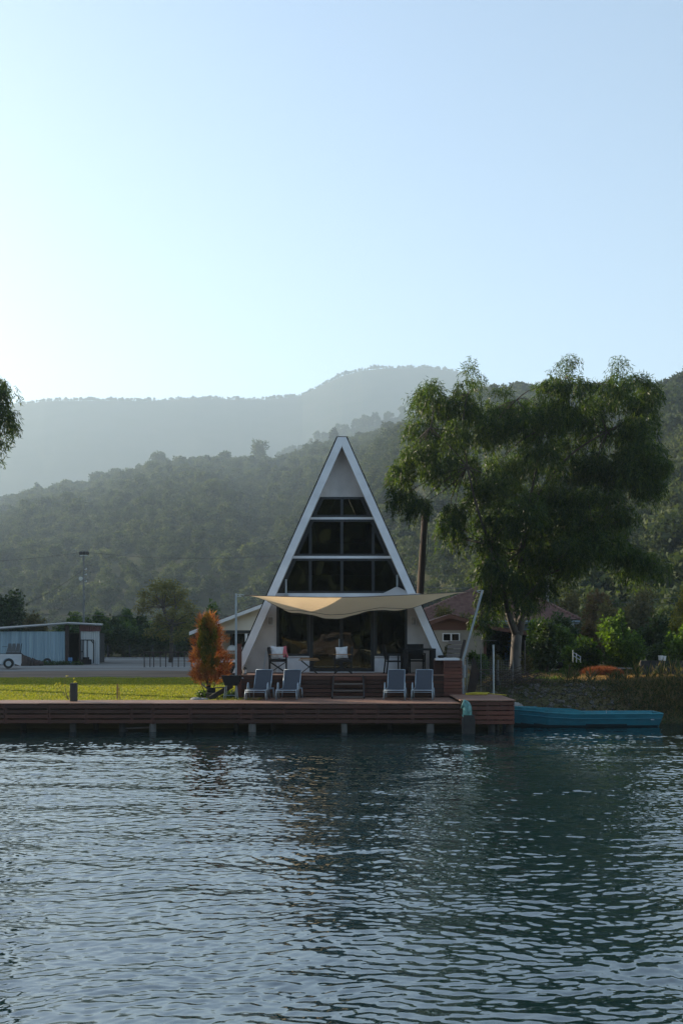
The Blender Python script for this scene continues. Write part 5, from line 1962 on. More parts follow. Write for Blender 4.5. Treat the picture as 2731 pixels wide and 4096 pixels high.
# ------------------------------------------------------------------ eucalyptus
def strands(clumps, n, seed, Ls=(.5, 1.3), per=13, Ln=.21, Wd=.028, sway=.35):
    """hanging twigs with slender drooping leaves"""
    g = np.random.default_rng(seed)
    C = np.array(clumps, float)
    w = (C[:, 3] * C[:, 4] * C[:, 5]) ** .7
    k = g.choice(len(C), n, p=w / w.sum())
    d = g.normal(size=(n, 3))
    d /= np.linalg.norm(d, axis=1, keepdims=True)
    S0 = C[k, :3] + d * C[k, 3:] * (g.random(n) ** .42)[:, None]
    S0[:, 2] += .25 * C[k, 5]
    out = d.copy()
    out[:, 2] *= .3
    Lx = g.uniform(Ls[0], Ls[1], n)
    tt = g.random((n, per)) ** .9
    X = S0[:, None, :] + out[:, None, :] * (sway * np.sin(tt * 1.6))[..., None] * 1.0
    X[..., 2] += .10 * np.sin(tt * 3) - Lx[:, None] * tt
    P = X.reshape(-1, 3) + g.normal(size=(n * per, 3)) * .03
    D = g.normal(size=(n * per, 3)) * .55 + np.repeat(out, per, 0) * .25
    D[:, 2] -= .95
    D /= np.linalg.norm(D, axis=1, keepdims=True)
    m_ = len(P)
    return leaf_quads(P, D, Ln * (.55 + .9 * g.random(m_)), Wd * (.7 + .6 * g.random(m_)), g)


def sprays(clumps, n, seed, Ln=.22, Wd=.028):
    """young upright-then-arching shoots on the crown's top"""
    g = np.random.default_rng(seed)
    C = np.array(clumps, float)
    k = g.choice(len(C), n)
    d = g.normal(size=(n, 3))
    d /= np.linalg.norm(d, axis=1, keepdims=True)
    P = C[k, :3] + d * C[k, 3:] * (g.random(n) ** .5)[:, None]
    D = g.normal(size=(n, 3)) * .6
    D[:, 2] -= .4
    D[:, :2] += d[:, :2] * .5
    D /= np.linalg.norm(D, axis=1, keepdims=True)
    return leaf_quads(P, D, Ln * (.6 + .8 * g.random(n)), Wd * (.7 + .6 * g.random(n)), g)


YE = 44.0
ES = YE / F * .785           # metres per pixel of the working crop of the crown
e2 = lambda zx, zy, Y=YE: at(1500 + zx * .785, 1380 + zy * .785, Y)
EU = [(280, 270, 110, 80), (250, 420, 120, 100), (220, 560, 130, 90), (130, 640, 90, 90), (140, 760, 90, 90), (220, 820, 70, 60), (470, 190, 100, 80), (430, 330, 130, 110), (400, 470, 120, 110),
      (330, 620, 130, 90), (480, 600, 110, 120), (620, 300, 120, 80), (600, 420, 110, 90), (740, 270, 110, 70), (760, 400, 120, 90), (860, 260, 100, 70), (980, 270, 110, 80), (900, 390, 120, 90),
      (1060, 330, 110, 90), (1010, 470, 120, 110), (1180, 260, 100, 80), (1170, 400, 120, 110), (1290, 270, 110, 90), (1390, 260, 70, 90), (1400, 380, 80, 100), (1310, 430, 120, 110), (1330, 570, 120, 100),
      (1430, 620, 60, 70), (1370, 720, 80, 70), (1250, 680, 110, 90), (1120, 620, 120, 110), (980, 640, 130, 120), (820, 560, 130, 120), (680, 560, 120, 110), (600, 720, 120, 110), (740, 720, 130, 120),
      (880, 780, 130, 120), (1030, 780, 110, 90), (1160, 790, 90, 60), (520, 760, 70, 80), (400, 850, 90, 70), (380, 930, 70, 60), (430, 970, 40, 60), (600, 880, 100, 90), (700, 900, 110, 110), (820, 930, 120, 110),
      (960, 920, 110, 110), (1080, 930, 100, 90), (1190, 880, 90, 80), (1270, 870, 60, 70), (1150, 1010, 100, 70), (1040, 1040, 100, 80), (920, 1070, 110, 90), (800, 1080, 110, 100), (680, 1050, 110, 100),
      (580, 1010, 80, 90), (560, 1150, 70, 90), (640, 1190, 90, 80), (740, 1200, 90, 80), (1000, 1130, 70, 50), (1250, 1060, 90, 60), (1350, 1080, 90, 60), (1420, 1130, 60, 60), (1330, 1150, 80, 40), (700, 1310, 60, 60), (770, 1290, 60, 60), (860, 1230, 60, 60), (640, 1350, 45, 60), (580, 1270, 50, 70), (660, 1290, 50, 60), (540, 1390, 25, 90)]
EUTOP = [(300, 205, 50, 40), (480, 120, 45, 45), (520, 190, 50, 50), (960, 140, 50, 60), (1000, 90, 35, 50), (910, 200, 55, 40), (1245, 110, 40, 65), (1260, 180, 60, 50), (1370, 190, 50, 40), (1190, 200, 60, 40), (1120, 210, 50, 30), (1330, 170, 50, 30), (230, 260, 50, 50), (180, 430, 40, 60), (640, 240, 60, 30), (840, 215, 50, 25)]
eu = thing('eucalyptus_tree', 'large drooping eucalyptus with pale trunk right of the house', 'tree', (ax(2062, YE), YE, 1.35))
rnd = random.Random(21)
cl = []
for zx, zy, rx, ry in EU:
    edge = min(1, max(.25, 1 - abs(zx - 780) / 800))
    for rep in range(2 if rnd.random() < .75 else 1):
        p = e2(zx, zy, YE)
        sgn = -1 if rep else 1
        p.y += sgn * rnd.uniform(.3, 3.6) * edge
        s = rnd.uniform(.52, .84)
        cl.append((p.x, p.y, p.z, rx * ES * s, max(.5, rx * ES * s), ry * ES * s))
ctop = []
for zx, zy, rx, ry in EUTOP:
    p = e2(zx, zy, YE + rnd.uniform(-1.5, 1.5))
    ctop.append((p.x, p.y, p.z, rx * ES, rx * ES, ry * ES))
mb = MB()
b0 = Vector((ax(2062, YE), YE, 1.2))
k1 = at(2068, 2520, YE)
mb.tube([b0, at(2060, 2660, YE), at(2062, 2590, YE), k1], [.30, .25, .225, .225], 14)
k2, k3, k4 = at(2125, 2390, YE - .2), at(2072, 2400, YE + .4), at(2030, 2450, YE - .5)
mb.tube([k1 - Vector((0, 0, .2)), at(2092, 2455, YE - .1), k2, at(2165, 2310, YE - .3)], [.22, .17, .15, .12], 10)
mb.tube([k1 - Vector((0, 0, .2)), at(2072, 2460, YE + .2), k3, ], [.25, .21, .19], 10)
mb.tube([k1 - Vector((0, 0, .3)), at(2040, 2480, YE - .3), k4, ], [.17, .14, .12], 10)
mu = MB()
mu.tube([k3, at(2085, 2200, YE + .6), at(2110, 2050, YE + .5)], [.18, .13, .09], 9)
mu.tube([k4, at(2010, 2330, YE - .8), at(1960, 2180, YE - .9)], [.115, .09, .06], 9)
hub = [(at(2165, 2310, YE - .3), .12), (at(2110, 2050, YE + .5), .10), (at(1960, 2180, YE - .9), .08), (at(2085, 2200, YE + .6), .12)]
for (a, b, c_) in ((at(2110, 2050, YE + .5), e2(860, 420, YE), .09), (at(1960, 2180, YE - .9), e2(470, 620, YE - 1), .08), (e2(470, 620, YE - 1), e2(280, 420, YE - 1), .05), (at(2110, 2050, YE + .5), e2(1180, 440, YE + 1), .08), (at(2165, 2310, YE - .3), e2(1100, 960, YE - .5), .08), (e2(1100, 960, YE - .5), e2(1330, 1080, YE - .5), .045), (e2(1180, 440, YE + 1), e2(1340, 330, YE + 1), .05), (e2(1180, 440, YE + 1), e2(1320, 640, YE + 1), .045), (e2(860, 420, YE), e2(720, 280, YE), .05), (e2(470, 620, YE - 1), e2(470, 250, YE - .6), .045), (e2(860, 420, YE), e2(970, 160, YE), .045)):
    limb(mu, a, b, c_ * .8, c_ * .4, .08, 6, rnd, 7)
    hub.append((Vector(b), c_ * .5))
mb.build('trunk', m_bark, eu, smooth=True)
mb = mu
for c_ in cl:
    q = Vector(c_[:3])
    h_ = min(hub, key=lambda t: (t[0] - q).length)
    limb(mb, h_[0], q, min(.035, h_[1]), .008, .1, 5, rnd, 5)
mb.build('branches', m_darkbark, eu, smooth=True)
VQ = cat([strands(cl, 9600, 31, (.3, .85), 13, Ln=.24, Wd=.04, sway=.28), sprays(ctop, 3600, 32), strands(ctop, 260, 33, (.3, .6), 9)])
foliage_obj('crown', VQ, m_euc, eu)

# eucalyptus reaching in at the left edge
el_ = thing('eucalyptus_tree', 'drooping eucalyptus branch reaching in at the left edge', 'tree', (-20.5, 45, LAWN))
mb = MB()
mb.tube([(-20.5, 45, LAWN - .2), (-20.2, 45, 5), (-19.4, 45, 9.5), (-18.6, 45.2, 12.4)], [.4, .3, .2, .09], 10)
cl = []
for px, py, rx, rz in ((25, 1570, .4, .5), (-10, 1640, .7, .8), (10, 1700, .5, .6), (-60, 1560, .8, .8), (-15, 1770, .35, .5), (-140, 1600, 1.2, 1.2), (-260, 1700, 1.4, 1.3), (-160, 1780, 1.2, 1.2), (-380, 1500, 1.5, 1.3), (-450, 1700, 1.5, 1.4), (-25, 1840, .22, .5)):
    p = at(px, py, 45 + rnd.uniform(-.8, .8))
    cl.append((p.x, p.y, p.z, rx, rx, rz))
    limb(mb, (-19.0, 45.1, 11), p, .06, .012, .1, 6, rnd, 5)
mb.build('trunk', m_bark, el_, smooth=True)
foliage_obj('crown', strands(cl, 2900, 77, (.3, .8), 13, .22, .04), m_euc, el_)

# ------------------------------------------------------------------ right bank: fence, rusty sheet, brush, rubble, reeds
gzs = lambda x, y: float(ground_z(np.array([x]), np.array([y]))[0])
rf = thing('garden_fence', 'wire mesh fence on thin steel posts right of the terrace', 'fence', (ax(1920, 39), 39, 1.1))
for px, py, Y, r in ((1866, 2630, 38.6, .022), (1922, 2594, 39.2, .02), (1990, 2640, 39.4, .02), (2098, 2560, 40, .022), (2050, 2640, 39.8, .02)):
    x = ax(px, Y)
    MB().tube([(x, Y, gzs(x, Y) - .2), (x, Y, az(py, Y))], r, 6).build('post', m_wiregrey if px != 2098 else m_oldwood, rf)
mb = MB()
xa, xb, Ym = ax(1860, 39), ax(2060, 39), 39.3
for x in np.arange(xa, xb, .09):
    mb.bar((x, Ym, 1.0), (x, Ym, az(2640, Ym)), .005, .005, (0, 1, 0))
for z in np.arange(1.0, az(2640, Ym), .09):
    mb.bar((xa, Ym + .003, z), (xb, Ym + .003, z), .005, .005)
mb.tube([at(1866, 2560, 38.6), at(1985, 2562, 39)], .006, 4)
mb.build('mesh', m_wiregrey, rf)
x = ax(1972, 36.6)
mb = MB().tube([(x, 36.6, .4), (x, 36.6, az(2579, 36.6))], .033, 10)
tag(mb.build('steel_post', m_steel), 'galvanised round steel post behind the landing', 'post')
mb = MB()
ptsr = [(1866, 2770), (1898, 2770), (1919, 2697), (1903, 2650), (1894, 2622), (1888, 2640), (1880, 2690)]
mb.prism([(ax(a, 36.7), az(b, 36.7)) for a, b in ptsr], 36.7, 36.73)
tag(mb.build('rusty_sheet', m_rust), 'dark rusty metal sheet leaning on the fence behind the landing', 'metal sheet')
# yellow hose
hp_ = thing('hose', 'yellow hose in loose coils on the raised landing', 'hose', (ax(1930, 34.9), 34.9, PLZ))
mb = MB()
pts = []
for i in range(120):
    t = i / 119
    a = t * 2 * math.pi * 5.2
    pts.append((ax(1905, 34.9) + .12 * t + (.36 + .08 * math.sin(3 * a * .31)) * math.cos(a), 34.85 + (.22 + .05 * math.sin(a * .37)) * math.sin(a), PLZ + .02 + .05 * t + .018 * math.sin(a * 1.7)))
pts += [(ax(1985, 34.9), 34.75, PLZ + .03), (ax(2018, 34.7), 34.4, PLZ + .02)]
mb.tube(pts, .014, 6)
mb.build('coil', m_yellow, hp_, smooth=True)
mb = MB().tube([at(1858, 2742, 35.5), at(1856, 2758, 35.4), at(1861, 2772, 35.3), at(1870, 2777, 35.2)], .012, 6)
mb.build('tail', m_stone, hp_, smooth=True)
# brush pile
bp = thing('brush_pile', 'tangled heap of dead grey branches on the bank by the trunk', 'brush pile', (ax(2060, 40.5), 40.5, 1.2))
mb = MB()
rnd = random.Random(31)
for i in range(150):
    px, py = rnd.gauss(2065, 55), rnd.gauss(2722, 22)
    Y = 40 + rnd.uniform(-1.3, 1.6)
    a = at(px, py, Y)
    a.z = max(a.z, gzs(a.x, Y))
    L = rnd.uniform(.4, 1.7)
    d = Vector((rnd.uniform(-1, 1), rnd.uniform(-.6, .6), rnd.uniform(-.28, .34))).normalized() * L
    limb(mb, a - d / 2, a + d / 2, rnd.uniform(.008, .026), .004, .12, 5, rnd, 5)
for (x0, y0, x1, y1) in ((2170, 2740, 2200, 2690), (2165, 2742, 2158, 2690), (2160, 2730, 2130, 2680), (2000, 2745, 2060, 2680), (2110, 2750, 2190, 2700)):
    limb(mb, at(x0, y0, 39.6), at(x1, y1, 39.6), .018, .005, .12, 6, rnd, 5)
mb.build('branch', m_polewood, bp)
mb = MB().tube([at(1991, 2740, 37.2), at(1990, 2722, 37.2)], [.085, .075], 8)
tag(mb.build('stump', m_pile), 'short grey timber stump beside the steel post', 'stump')
# rubble slope
mb = MB()
rnd = random.Random(41)
for i in range(520):
    x = rnd.uniform(5.75, 10.2) if i < 440 else rnd.uniform(9, 17)
    y = rnd.uniform(35.2, 39.8)
    r = rnd.uniform(.03, .10) * (1 if i < 440 else .8)
    mb.blob((x, y, max(-.05, gzs(x, y)) + r * .25), (r * rnd.uniform(.9, 1.5), r, r * rnd.uniform(.6, 1)), i, .4, 7, 5)
tag(mb.build('rubble', m_bankrock), kind='stuff')
for px, py, Y, r, l_ in ((2062, 2830, 35.2, .2, 'large pale rock between the landing and the boat'), (2245, 2780, 39.2, .19, 'pale rock on the bank above the boat bow'), (2268, 2800, 38.9, .16, 'grey rock lower on the bank above the boat'), (2215, 2765, 39.8, .17, 'weathered rock high on the bank near brush pile'), (2135, 2760, 39.5, .2, 'grey rock at the right foot of the brush pile'), (2535, 2755, 40.6, .22, 'pale block among the reeds')):
    p = at(px, py, Y)
    mb = MB().blob(p, (r * 1.2, r, r * .8), int(px), .35, 12, 8)
    tag(mb.build('rock', m_stone), l_, 'rock')
# reeds and grasses
g = np.random.default_rng(19)
parts = []
n = 5200
xx = np.concatenate([g.uniform(8.6, 17.5, n), 13.0 + 2.2 * g.normal(size=2600)])
yy = np.concatenate([g.uniform(35.9, 40.4, n), g.uniform(35.8, 39.4, 2600)])
dens = sstep(8.4, 12.4, xx) * .85 + .15
kk = g.random(len(xx)) < dens
xx, yy = xx[kk], yy[kk]
n = len(xx)
zz = np.maximum(ground_z(xx, yy), -.05)
hh = g.uniform(.3, .8, n) * (.4 + .38 * sstep(9, 14, xx))
lean = g.normal(size=(n, 2)) * .28
for sseg in range(3):
    pass
P = np.stack([xx, yy, zz], 1)
D = np.stack([lean[:, 0], lean[:, 1], np.ones(n)], 1)
D /= np.linalg.norm(D, axis=1, keepdims=True)
parts.append(leaf_quads(P, D, hh * .7, np.full(n, .02), g))
P2 = np.repeat(P + D * (hh * .45)[:, None], 3, 0)
D2 = np.repeat(D, 3, 0) + g.normal(size=(3 * n, 3)) * .55
D2[:, 2] *= .7
D2 /= np.linalg.norm(D2, axis=1, keepdims=True)
parts.append(leaf_quads(P2, D2, np.repeat(hh, 3) * .55, np.full(3 * n, .026), g))
tag(foliage_obj('reeds', cat(parts), m_reed), kind='stuff')
rnd = random.Random(3)
k_ = 0
for px, py, h_ in ((2270, 2752, .8), (2300, 2748, .7), (2360, 2735, .9), (2440, 2740, .7), (2540, 2715, 1.35), (2590, 2730, 1.0), (2640, 2735, 1.2), (2690, 2725, 1.5), (2500, 2745, .8), (2715, 2740, 1.2), (2470, 2740, .7), (2615, 2735, 1.0), (2665, 2730, 1.1)):
    Y = 40.2 + rnd.uniform(-.5, .3)
    x = ax(px, Y)
    z = gzs(x, Y)
    n = 26
    P = np.stack([x + g.normal(size=n) * .05, Y + g.normal(size=n) * .05, z + g.random(n) * h_ * .55], 1)
    D = np.stack([g.normal(size=n) * .5, g.normal(size=n) * .4, .5 + g.random(n) * .8], 1)
    D /= np.linalg.norm(D, axis=1, keepdims=True)
    o = foliage_obj('reed_clump', leaf_quads(P, D, h_ * (.3 + .35 * g.random(n)), np.full(n, .055), g), m_reed)
    tag(o, 'tall broad-leaved reed clump on the bank behind the boat', 'reed', 'tall reeds on the bank behind the boat')
    k_ += 1
# dry grass field behind the bank
n = 26000
xx = g.uniform(6.0, 19, n)
yy = g.uniform(39.8, 60, n)
kk = (fbm(xx * .5, yy * .35, 77, 3) > .42)
xx, yy = xx[kk], yy[kk]
n = len(xx)
P = np.stack([xx, yy, ground_z(xx, yy)], 1)
D = np.stack([g.normal(size=n) * .5, g.normal(size=n) * .5, np.ones(n)], 1)
D /= np.linalg.norm(D, axis=1, keepdims=True)
fld = fbm(xx * .35 + 3, yy * .3, 91, 3)
sel = fld > .5
hh = .07 + .14 * g.random(n)
tag(foliage_obj('dry_grass', leaf_quads(P[sel], D[sel], hh[sel], np.full(sel.sum(), .03), g), m_dry), kind='stuff')
tag(foliage_obj('rough_grass', leaf_quads(P[~sel], D[~sel], hh[~sel], np.full((~sel).sum(), .03), g), m_green), kind='stuff')


n = 9000
xx = g.uniform(5.7, 16, n)
yy = g.uniform(35.3, 40.2, n)
P = np.stack([xx, yy, np.maximum(ground_z(xx, yy), .15)], 1)
D = np.stack([g.normal(size=n), g.normal(size=n) * .7, .55 * g.random(n) + .1], 1)
D /= np.linalg.norm(D, axis=1, keepdims=True)
m_straw = leaf_mat('grey_straw', [(.07, .055, .04), (.12, .095, .06), (.04, .06, .022), (.06, .09, .028)], .3, (1.2, 1.1, .8), .8, .1)
tag(foliage_obj('straw', leaf_quads(P, D, .2 + .45 * g.random(n), np.full(n, .02), g), m_straw), kind='stuff')


def tuft_mound(name, label, catg, px0, px1, py0, py1, Y, mat, n, seed, Ln=.3):
    g = np.random.default_rng(seed)
    x0, x1 = ax(px0, Y), ax(px1, Y)
    zt = az(py0, Y)
    zb = gzs((x0 + x1) / 2, Y)
    th = g.uniform(0, 6.28, n)
    r = np.sqrt(g.random(n))
    X = (x0 + x1) / 2 + r * np.cos(th) * (x1 - x0) / 2
    Yy = Y + r * np.sin(th) * (x1 - x0) * .35
    top = zb + (zt - zb) * np.sqrt(np.maximum(0, 1 - r ** 2.6))
    Z = zb + (top - zb) * g.random(n) ** .45 * .85
    D = np.stack([np.cos(th) * r * .5 + g.normal(size=n) * .35, np.sin(th) * r * .5 + g.normal(size=n) * .35, np.full(n, 1.0)], 1)
    D /= np.linalg.norm(D, axis=1, keepdims=True)
    o = foliage_obj(name, leaf_quads(np.stack([X, Yy, Z], 1), D, Ln * (.4 + .7 * g.random(n)), np.full(n, .022), g), mat)
    return tag(o, label, catg)


tuft_mound('dead_bush', 'dense rust-orange dead bush in the field beyond the bank', 'bush', 2325, 2482, 2678, 2738, 46.5, m_rusty, 7000, 1)
tuft_mound('grass_tussock', 'tan dry tussock in front of the rust-orange bush', 'grass', 2380, 2440, 2722, 2760, 44.5, m_dry, 1500, 2, .25)
tuft_mound('grass_tussock', 'tan dry tussock right of the rust-orange bush', 'grass', 2490, 2580, 2720, 2750, 45, m_dry, 2000, 3, .25)
tuft_mound('grass_tussock', 'tan dry tussock at the right edge of the field', 'grass', 2610, 2740, 2724, 2750, 44.5, m_dry, 2000, 4, .25)
tuft_mound('brushwood_heap', 'low brown brushwood heap far right in the field', 'heap', 2590, 2700, 2668, 2712, 52, m_brown, 3500, 5, .3)

# shrubs and trees on the right
def rt(name, label, a, b, c, Y, mat, seed, n, Ln=.16, Wd=.11, nclump=18, catg='shrub', **kw):
    return tree_px(name, label, a, b, c, Y, mat, seed, n, Ln, Wd, nclump, None, catg, kw.pop('trunk', .07), zb=1.3, **kw)


rt('fruit_tree', 'dark green fruit tree directly right of the eucalyptus trunk', 2105, 2270, 2490, 50, m_dkgreen, 301, 6500, fill=.5)
rt('vine_bush', 'low vine bush between dark fruit tree and tall vine', 2240, 2400, 2560, 51, m_bright, 302, 4600, fill=.5)
rt('vine_bush', 'tall vine bush with bright top behind the rust-orange bush', 2372, 2575, 2470, 50, m_bright, 303, 8000, fill=.5)
rt('vine_bush', 'slim bright vine shoot rising above the tall vine bush', 2462, 2505, 2430, 50.5, m_bright, 304, 900, fill=.45)
rt('fruit_tree', 'dark tree mass behind the tall vine, nearer right edge', 2540, 2690, 2450, 56, m_dkgreen, 305, 6000, .2, .13, fill=.5)
rt('vine_bush', 'bright vine bush cut by the right edge', 2650, 2790, 2500, 49, m_bright, 306, 5000, fill=.5)
rt('poplar_tree', 'yellowing green tree cut by the right edge, above the vines', 2640, 2840, 2300, 66, m_yel, 307, 9000, .22, .13, 22, 'tree', fill=.5)
rt('fruit_tree', 'bush with reddish leaves right of tiled house corner', 2300, 2400, 2480, 58, m_brown, 308, 3500, .18, .12, fill=.5)
rt('fruit_tree', 'green tree covering the front of the tiled house', 2120, 2260, 2470, 57, m_green, 309, 4500, .18, .12, fill=.5)
rt('fruit_tree', 'loose leafy tree masking the right corner of the tiled house', 2170, 2300, 2490, 55, m_green, 331, 5200, .15, .1, fill=.5)
rt('fruit_tree', 'bright-topped tree before the tiled house porch', 2100, 2200, 2478, 53, m_bright, 332, 3600, .15, .1, fill=.5)
rt('fruit_tree', 'dark bushy tree in front of the tiled roof left of the eucalyptus trunk', 1925, 2040, 2440, 57.5, m_dkgreen, 333, 4200, .16, .11, fill=.5)
rt('fruit_tree', 'dark bushy tree hiding the lower tiled roof right of eucalyptus trunk', 2190, 2330, 2455, 59, m_dkgreen, 334, 5200, .17, .11, fill=.5)
rt('fruit_tree', 'dull olive tree behind the tall vine bush', 2380, 2520, 2400, 70, m_olive, 310, 4500, .24, .15, catg='tree', fill=.5)
rt('fruit_tree', 'brownish tree on the slope right of the concrete pole', 2200, 2330, 2350, 84, m_olive, 311, 4500, .28, .18, catg='tree', fill=.45)
rt('fruit_tree', 'brown-green tree on the lower slope, centre right', 2320, 2470, 2370, 90, m_brown, 312, 4800, .3, .2, catg='tree', fill=.45)
rt('fruit_tree', 'olive tree on the lower slope beside yellowing tree', 2460, 2660, 2340, 92, m_olive, 313, 5500, .3, .2, catg='tree', fill=.45)
rt('fruit_tree', 'bright green tree left of the concrete pole', 2090, 2190, 2385, 80, m_bright, 314, 2800, .28, .18, catg='tree', fill=.45)
rt('fruit_tree', 'dark tree low at right edge under the bright vine', 2600, 2740, 2560, 53, m_dkgreen, 315, 4500, fill=.5)
rt('roof_creeper', 'green creeper tree in front of the tiled roof left of pole', 1720, 1880, 2418, 58.5, m_olive, 316, 4200, .16, .11, fill=.35)
rt('weedy_shrub', 'dry leafy shrub behind the slatted panel', 1765, 1815, 2558, 38.2, m_olive, 317, 1300, .08, .05, 10, trunk=.02, fill=.4)
rt('weedy_shrub', 'tangled weedy shrub behind the fence beside rusty sheet', 1865, 1960, 2590, 41, m_green, 318, 3000, .1, .05, 14, trunk=.03, fill=.5)
rt('weedy_shrub', 'dry weedy shrub under the eucalyptus by the fence', 1935, 2040, 2620, 42, m_olive, 319, 2600, .1, .05, 14, trunk=.03, fill=.5)
rt('weedy_shrub', 'dry stalky shrub right of the eucalyptus trunk', 2080, 2130, 2590, 43, m_olive, 320, 1600, .12, .04, 10, trunk=.03, fill=.5)

# small farmyard things in the background
def hen(label, px, py, Y, mats, s=1.0):
    p = at(px, py, Y)
    p.z = gzs(p.x, Y)
    ro = thing('hen', label, 'hen', p)
    b = MB().blob((0, 0, .26 * s), (.19 * s, .12 * s, .13 * s), 3, .06, 12, 8)
    b.tube([(.12 * s, 0, .30 * s), (.18 * s, 0, .40 * s), (.20 * s, 0, .48 * s)], [.085 * s, .05 * s, .045 * s], 8)
    b.tube([(-.12 * s, 0, .30 * s), (-.22 * s, 0, .42 * s), (-.25 * s, 0, .50 * s)], [.08 * s, .06 * s, .02 * s], 8)
    b.build('body', mats[0], ro, world=False, smooth=True)
    MB().blob((-.02 * s, -.10 * s, .27 * s), (.12 * s, .04 * s, .08 * s), 5, .05).build('wing', mats[1], ro, world=False, smooth=True)
    MB().tube([(.22 * s, 0, .47 * s), (.28 * s, 0, .46 * s)], [.02 * s, .004], 6).build('beak', m_teak, ro, world=False)
    for sy_ in (-.04, .04):
        MB().tube([(.01, sy_ * s, .15 * s), (.0, sy_ * s, 0)], .012, 5).build('leg', m_teak, ro, world=False)
    return ro


hen('black and white hen standing right of the white trough', 2207, 2702, 52, (m_white, m_black), 1.3)
hen('all black hen right of the black and white one', 2232, 2700, 52, (m_black, m_black), 1.3)
hen('brown hen pecking beyond the rust-orange bush', 2530, 2692, 52, (m_rust, m_rust), 1.1)
p = at(2212, 2690, 53)
tr_ = thing('trough', 'small white trough behind the hens', 'trough', (p.x, p.y, 1.3))
mb = MB().box(p.x - .3, p.x + .3, 53, 53.04, 1.32, 1.6).box(p.x - .3, p.x + .3, 53.3, 53.34, 1.32, 1.6).box(p.x - .3, p.x - .26, 53.04, 53.3, 1.32, 1.6).box(p.x + .26, p.x + .3, 53.04, 53.3, 1.32, 1.6)
mb.build('side', m_white, tr_)
MB().box(p.x - .26, p.x + .26, 53.04, 53.3, 1.32, 1.4).build('bottom', m_white, tr_)
rl = thing('stair_rail', 'white stair railing glimpsed between the vines', 'railing', at(2305, 2640, 54))
for a, b in (((2288, 2608), (2322, 2628)), ((2290, 2622), (2318, 2640)), ((2290, 2600), (2290, 2650)), ((2304, 2612), (2304, 2650)), ((2320, 2625), (2320, 2650))):
    MB().tube([at(a[0], a[1], 48), at(b[0], b[1], 48)], .02, 6).build('bar', m_steel, rl)
for px, py, l_ in ((2640, 2632, 'white bucket on the wall under the vines, left of two'), (2653, 2634, 'white bucket on the wall under the vines, right of two')):
    p = at(px, py, 48)
    mb = MB().lathe([(.09, -.11), (.12, .11), (.125, .12), (.10, .12)], 12, (p.x, p.y, p.z))
    tag(mb.build('bucket', m_white), l_, 'bucket')
mb = MB().box(ax(2560, 48), ax(2740, 48), 47.9, 48.1, 1.3, az(2640, 48) - .03)
tag(mb.build('low_wall', m_concrete), 'low dark wall under the vines carrying white buckets', 'wall')
mb = MB().box(ax(2345, 50), ax(2465, 50), 47.2, 47.5, az(2676, 47.3), az(2671, 47.3))
tag(mb.build('board', m_stone), 'pale board lying behind the rust-orange bush', 'board')
mb = MB().box(ax(2135, 47), ax(2172, 47), 47, 47.4, 1.32, az(2708, 47))
tag(mb.build('concrete_slab', m_stone), 'grey concrete slab on the grass right of brush pile', 'slab')

# ------------------------------------------------------------------ boat
bo = thing('rowing_boat', 'long turquoise wooden boat moored against the reedy bank', 'boat', (ax(2330, 34.3), 34.3, 0))
xs0, xs1 = ax(2058, 33.9), ax(2630, 33.9)
LB = xs1 - xs0
ns, nr = 60, 31


def boat_sec(t):
    """t 0 bow (left) .. 1 stern (right): half beam, sheer height, keel depth"""
    beam = .62 * min(1, (t / .22) ** .65 if t < .22 else 1) * (1 - .12 * max(0, (t - .75) / .25))
    sheer = .56 - .10 * min(1, t / .4) + .02 * max(0, t - .6)
    if t < .20:
        sheer += .02
    keel = -.16 + .18 * max(0, .25 - t) ** 1.5 * 8
    return max(.03, beam), sheer, min(keel, .3)


X, Y, Z = np.zeros((ns, nr)), np.zeros((ns, nr)), np.zeros((ns, nr))
X2, Y2, Z2 = np.zeros((ns, nr)), np.zeros((ns, nr)), np.zeros((ns, nr))
for i in range(ns):
    t = i / (ns - 1)
    b, s_, k_ = boat_sec(t)
    for j in range(nr):
        a = j / (nr - 1) * 2 - 1
        yy = b * (abs(a) ** .55) * (1 if a > 0 else -1)
        zq = k_ + (s_ - k_) * abs(a) ** 1.6
        X[i, j] = xs0 + LB * t + (.12 * (zq / .5) if t > .97 else (-.15 * (zq / .5) * (1 - t * 12) if t < .08 else 0))
        Y[i, j], Z[i, j] = 34.3 + yy, zq
        X2[i, j], Y2[i, j], Z2[i, j] = X[i, j], 34.3 + yy * .93, max(zq, k_ + .05) + .012 * 0
l = bo.location
hm = link('hull', grid_mesh('hull', (X - l.x).T, (Y - l.y).T, (Z - l.z).T), [m_boat, m_boatdark], bo).data
for p_ in hm.polygons:
    if p_.center.z < .09 + .03 * math.sin(p_.center.x * 2.3):
        p_.material_index = 1
link('inside', grid_mesh('inside', (X2 - l.x).T, (Y2 - l.y).T, (Z2 - l.z + .004).T), m_boat_in, bo)
mb = MB()
for j in (0, nr - 1):
    mb.tube([(X[i, j], Y[i, j], Z[i, j]) for i in range(ns)], .028, 8)
mb.tube([(X[-1, 0], Y[-1, 0], Z[-1, 0]), (X[-1, -1], Y[-1, -1], Z[-1, -1])], .03, 8)
mb.build('gunwale', m_boat_in, bo, smooth=True)
mb = MB()
mb.tube([(X[i, 0], Y[i, 0] - .012, Z[i, 0] - .15) for i in range(3, ns - 1)], .016, 6)
mb.build('rub_rail', m_boat, bo, smooth=True)
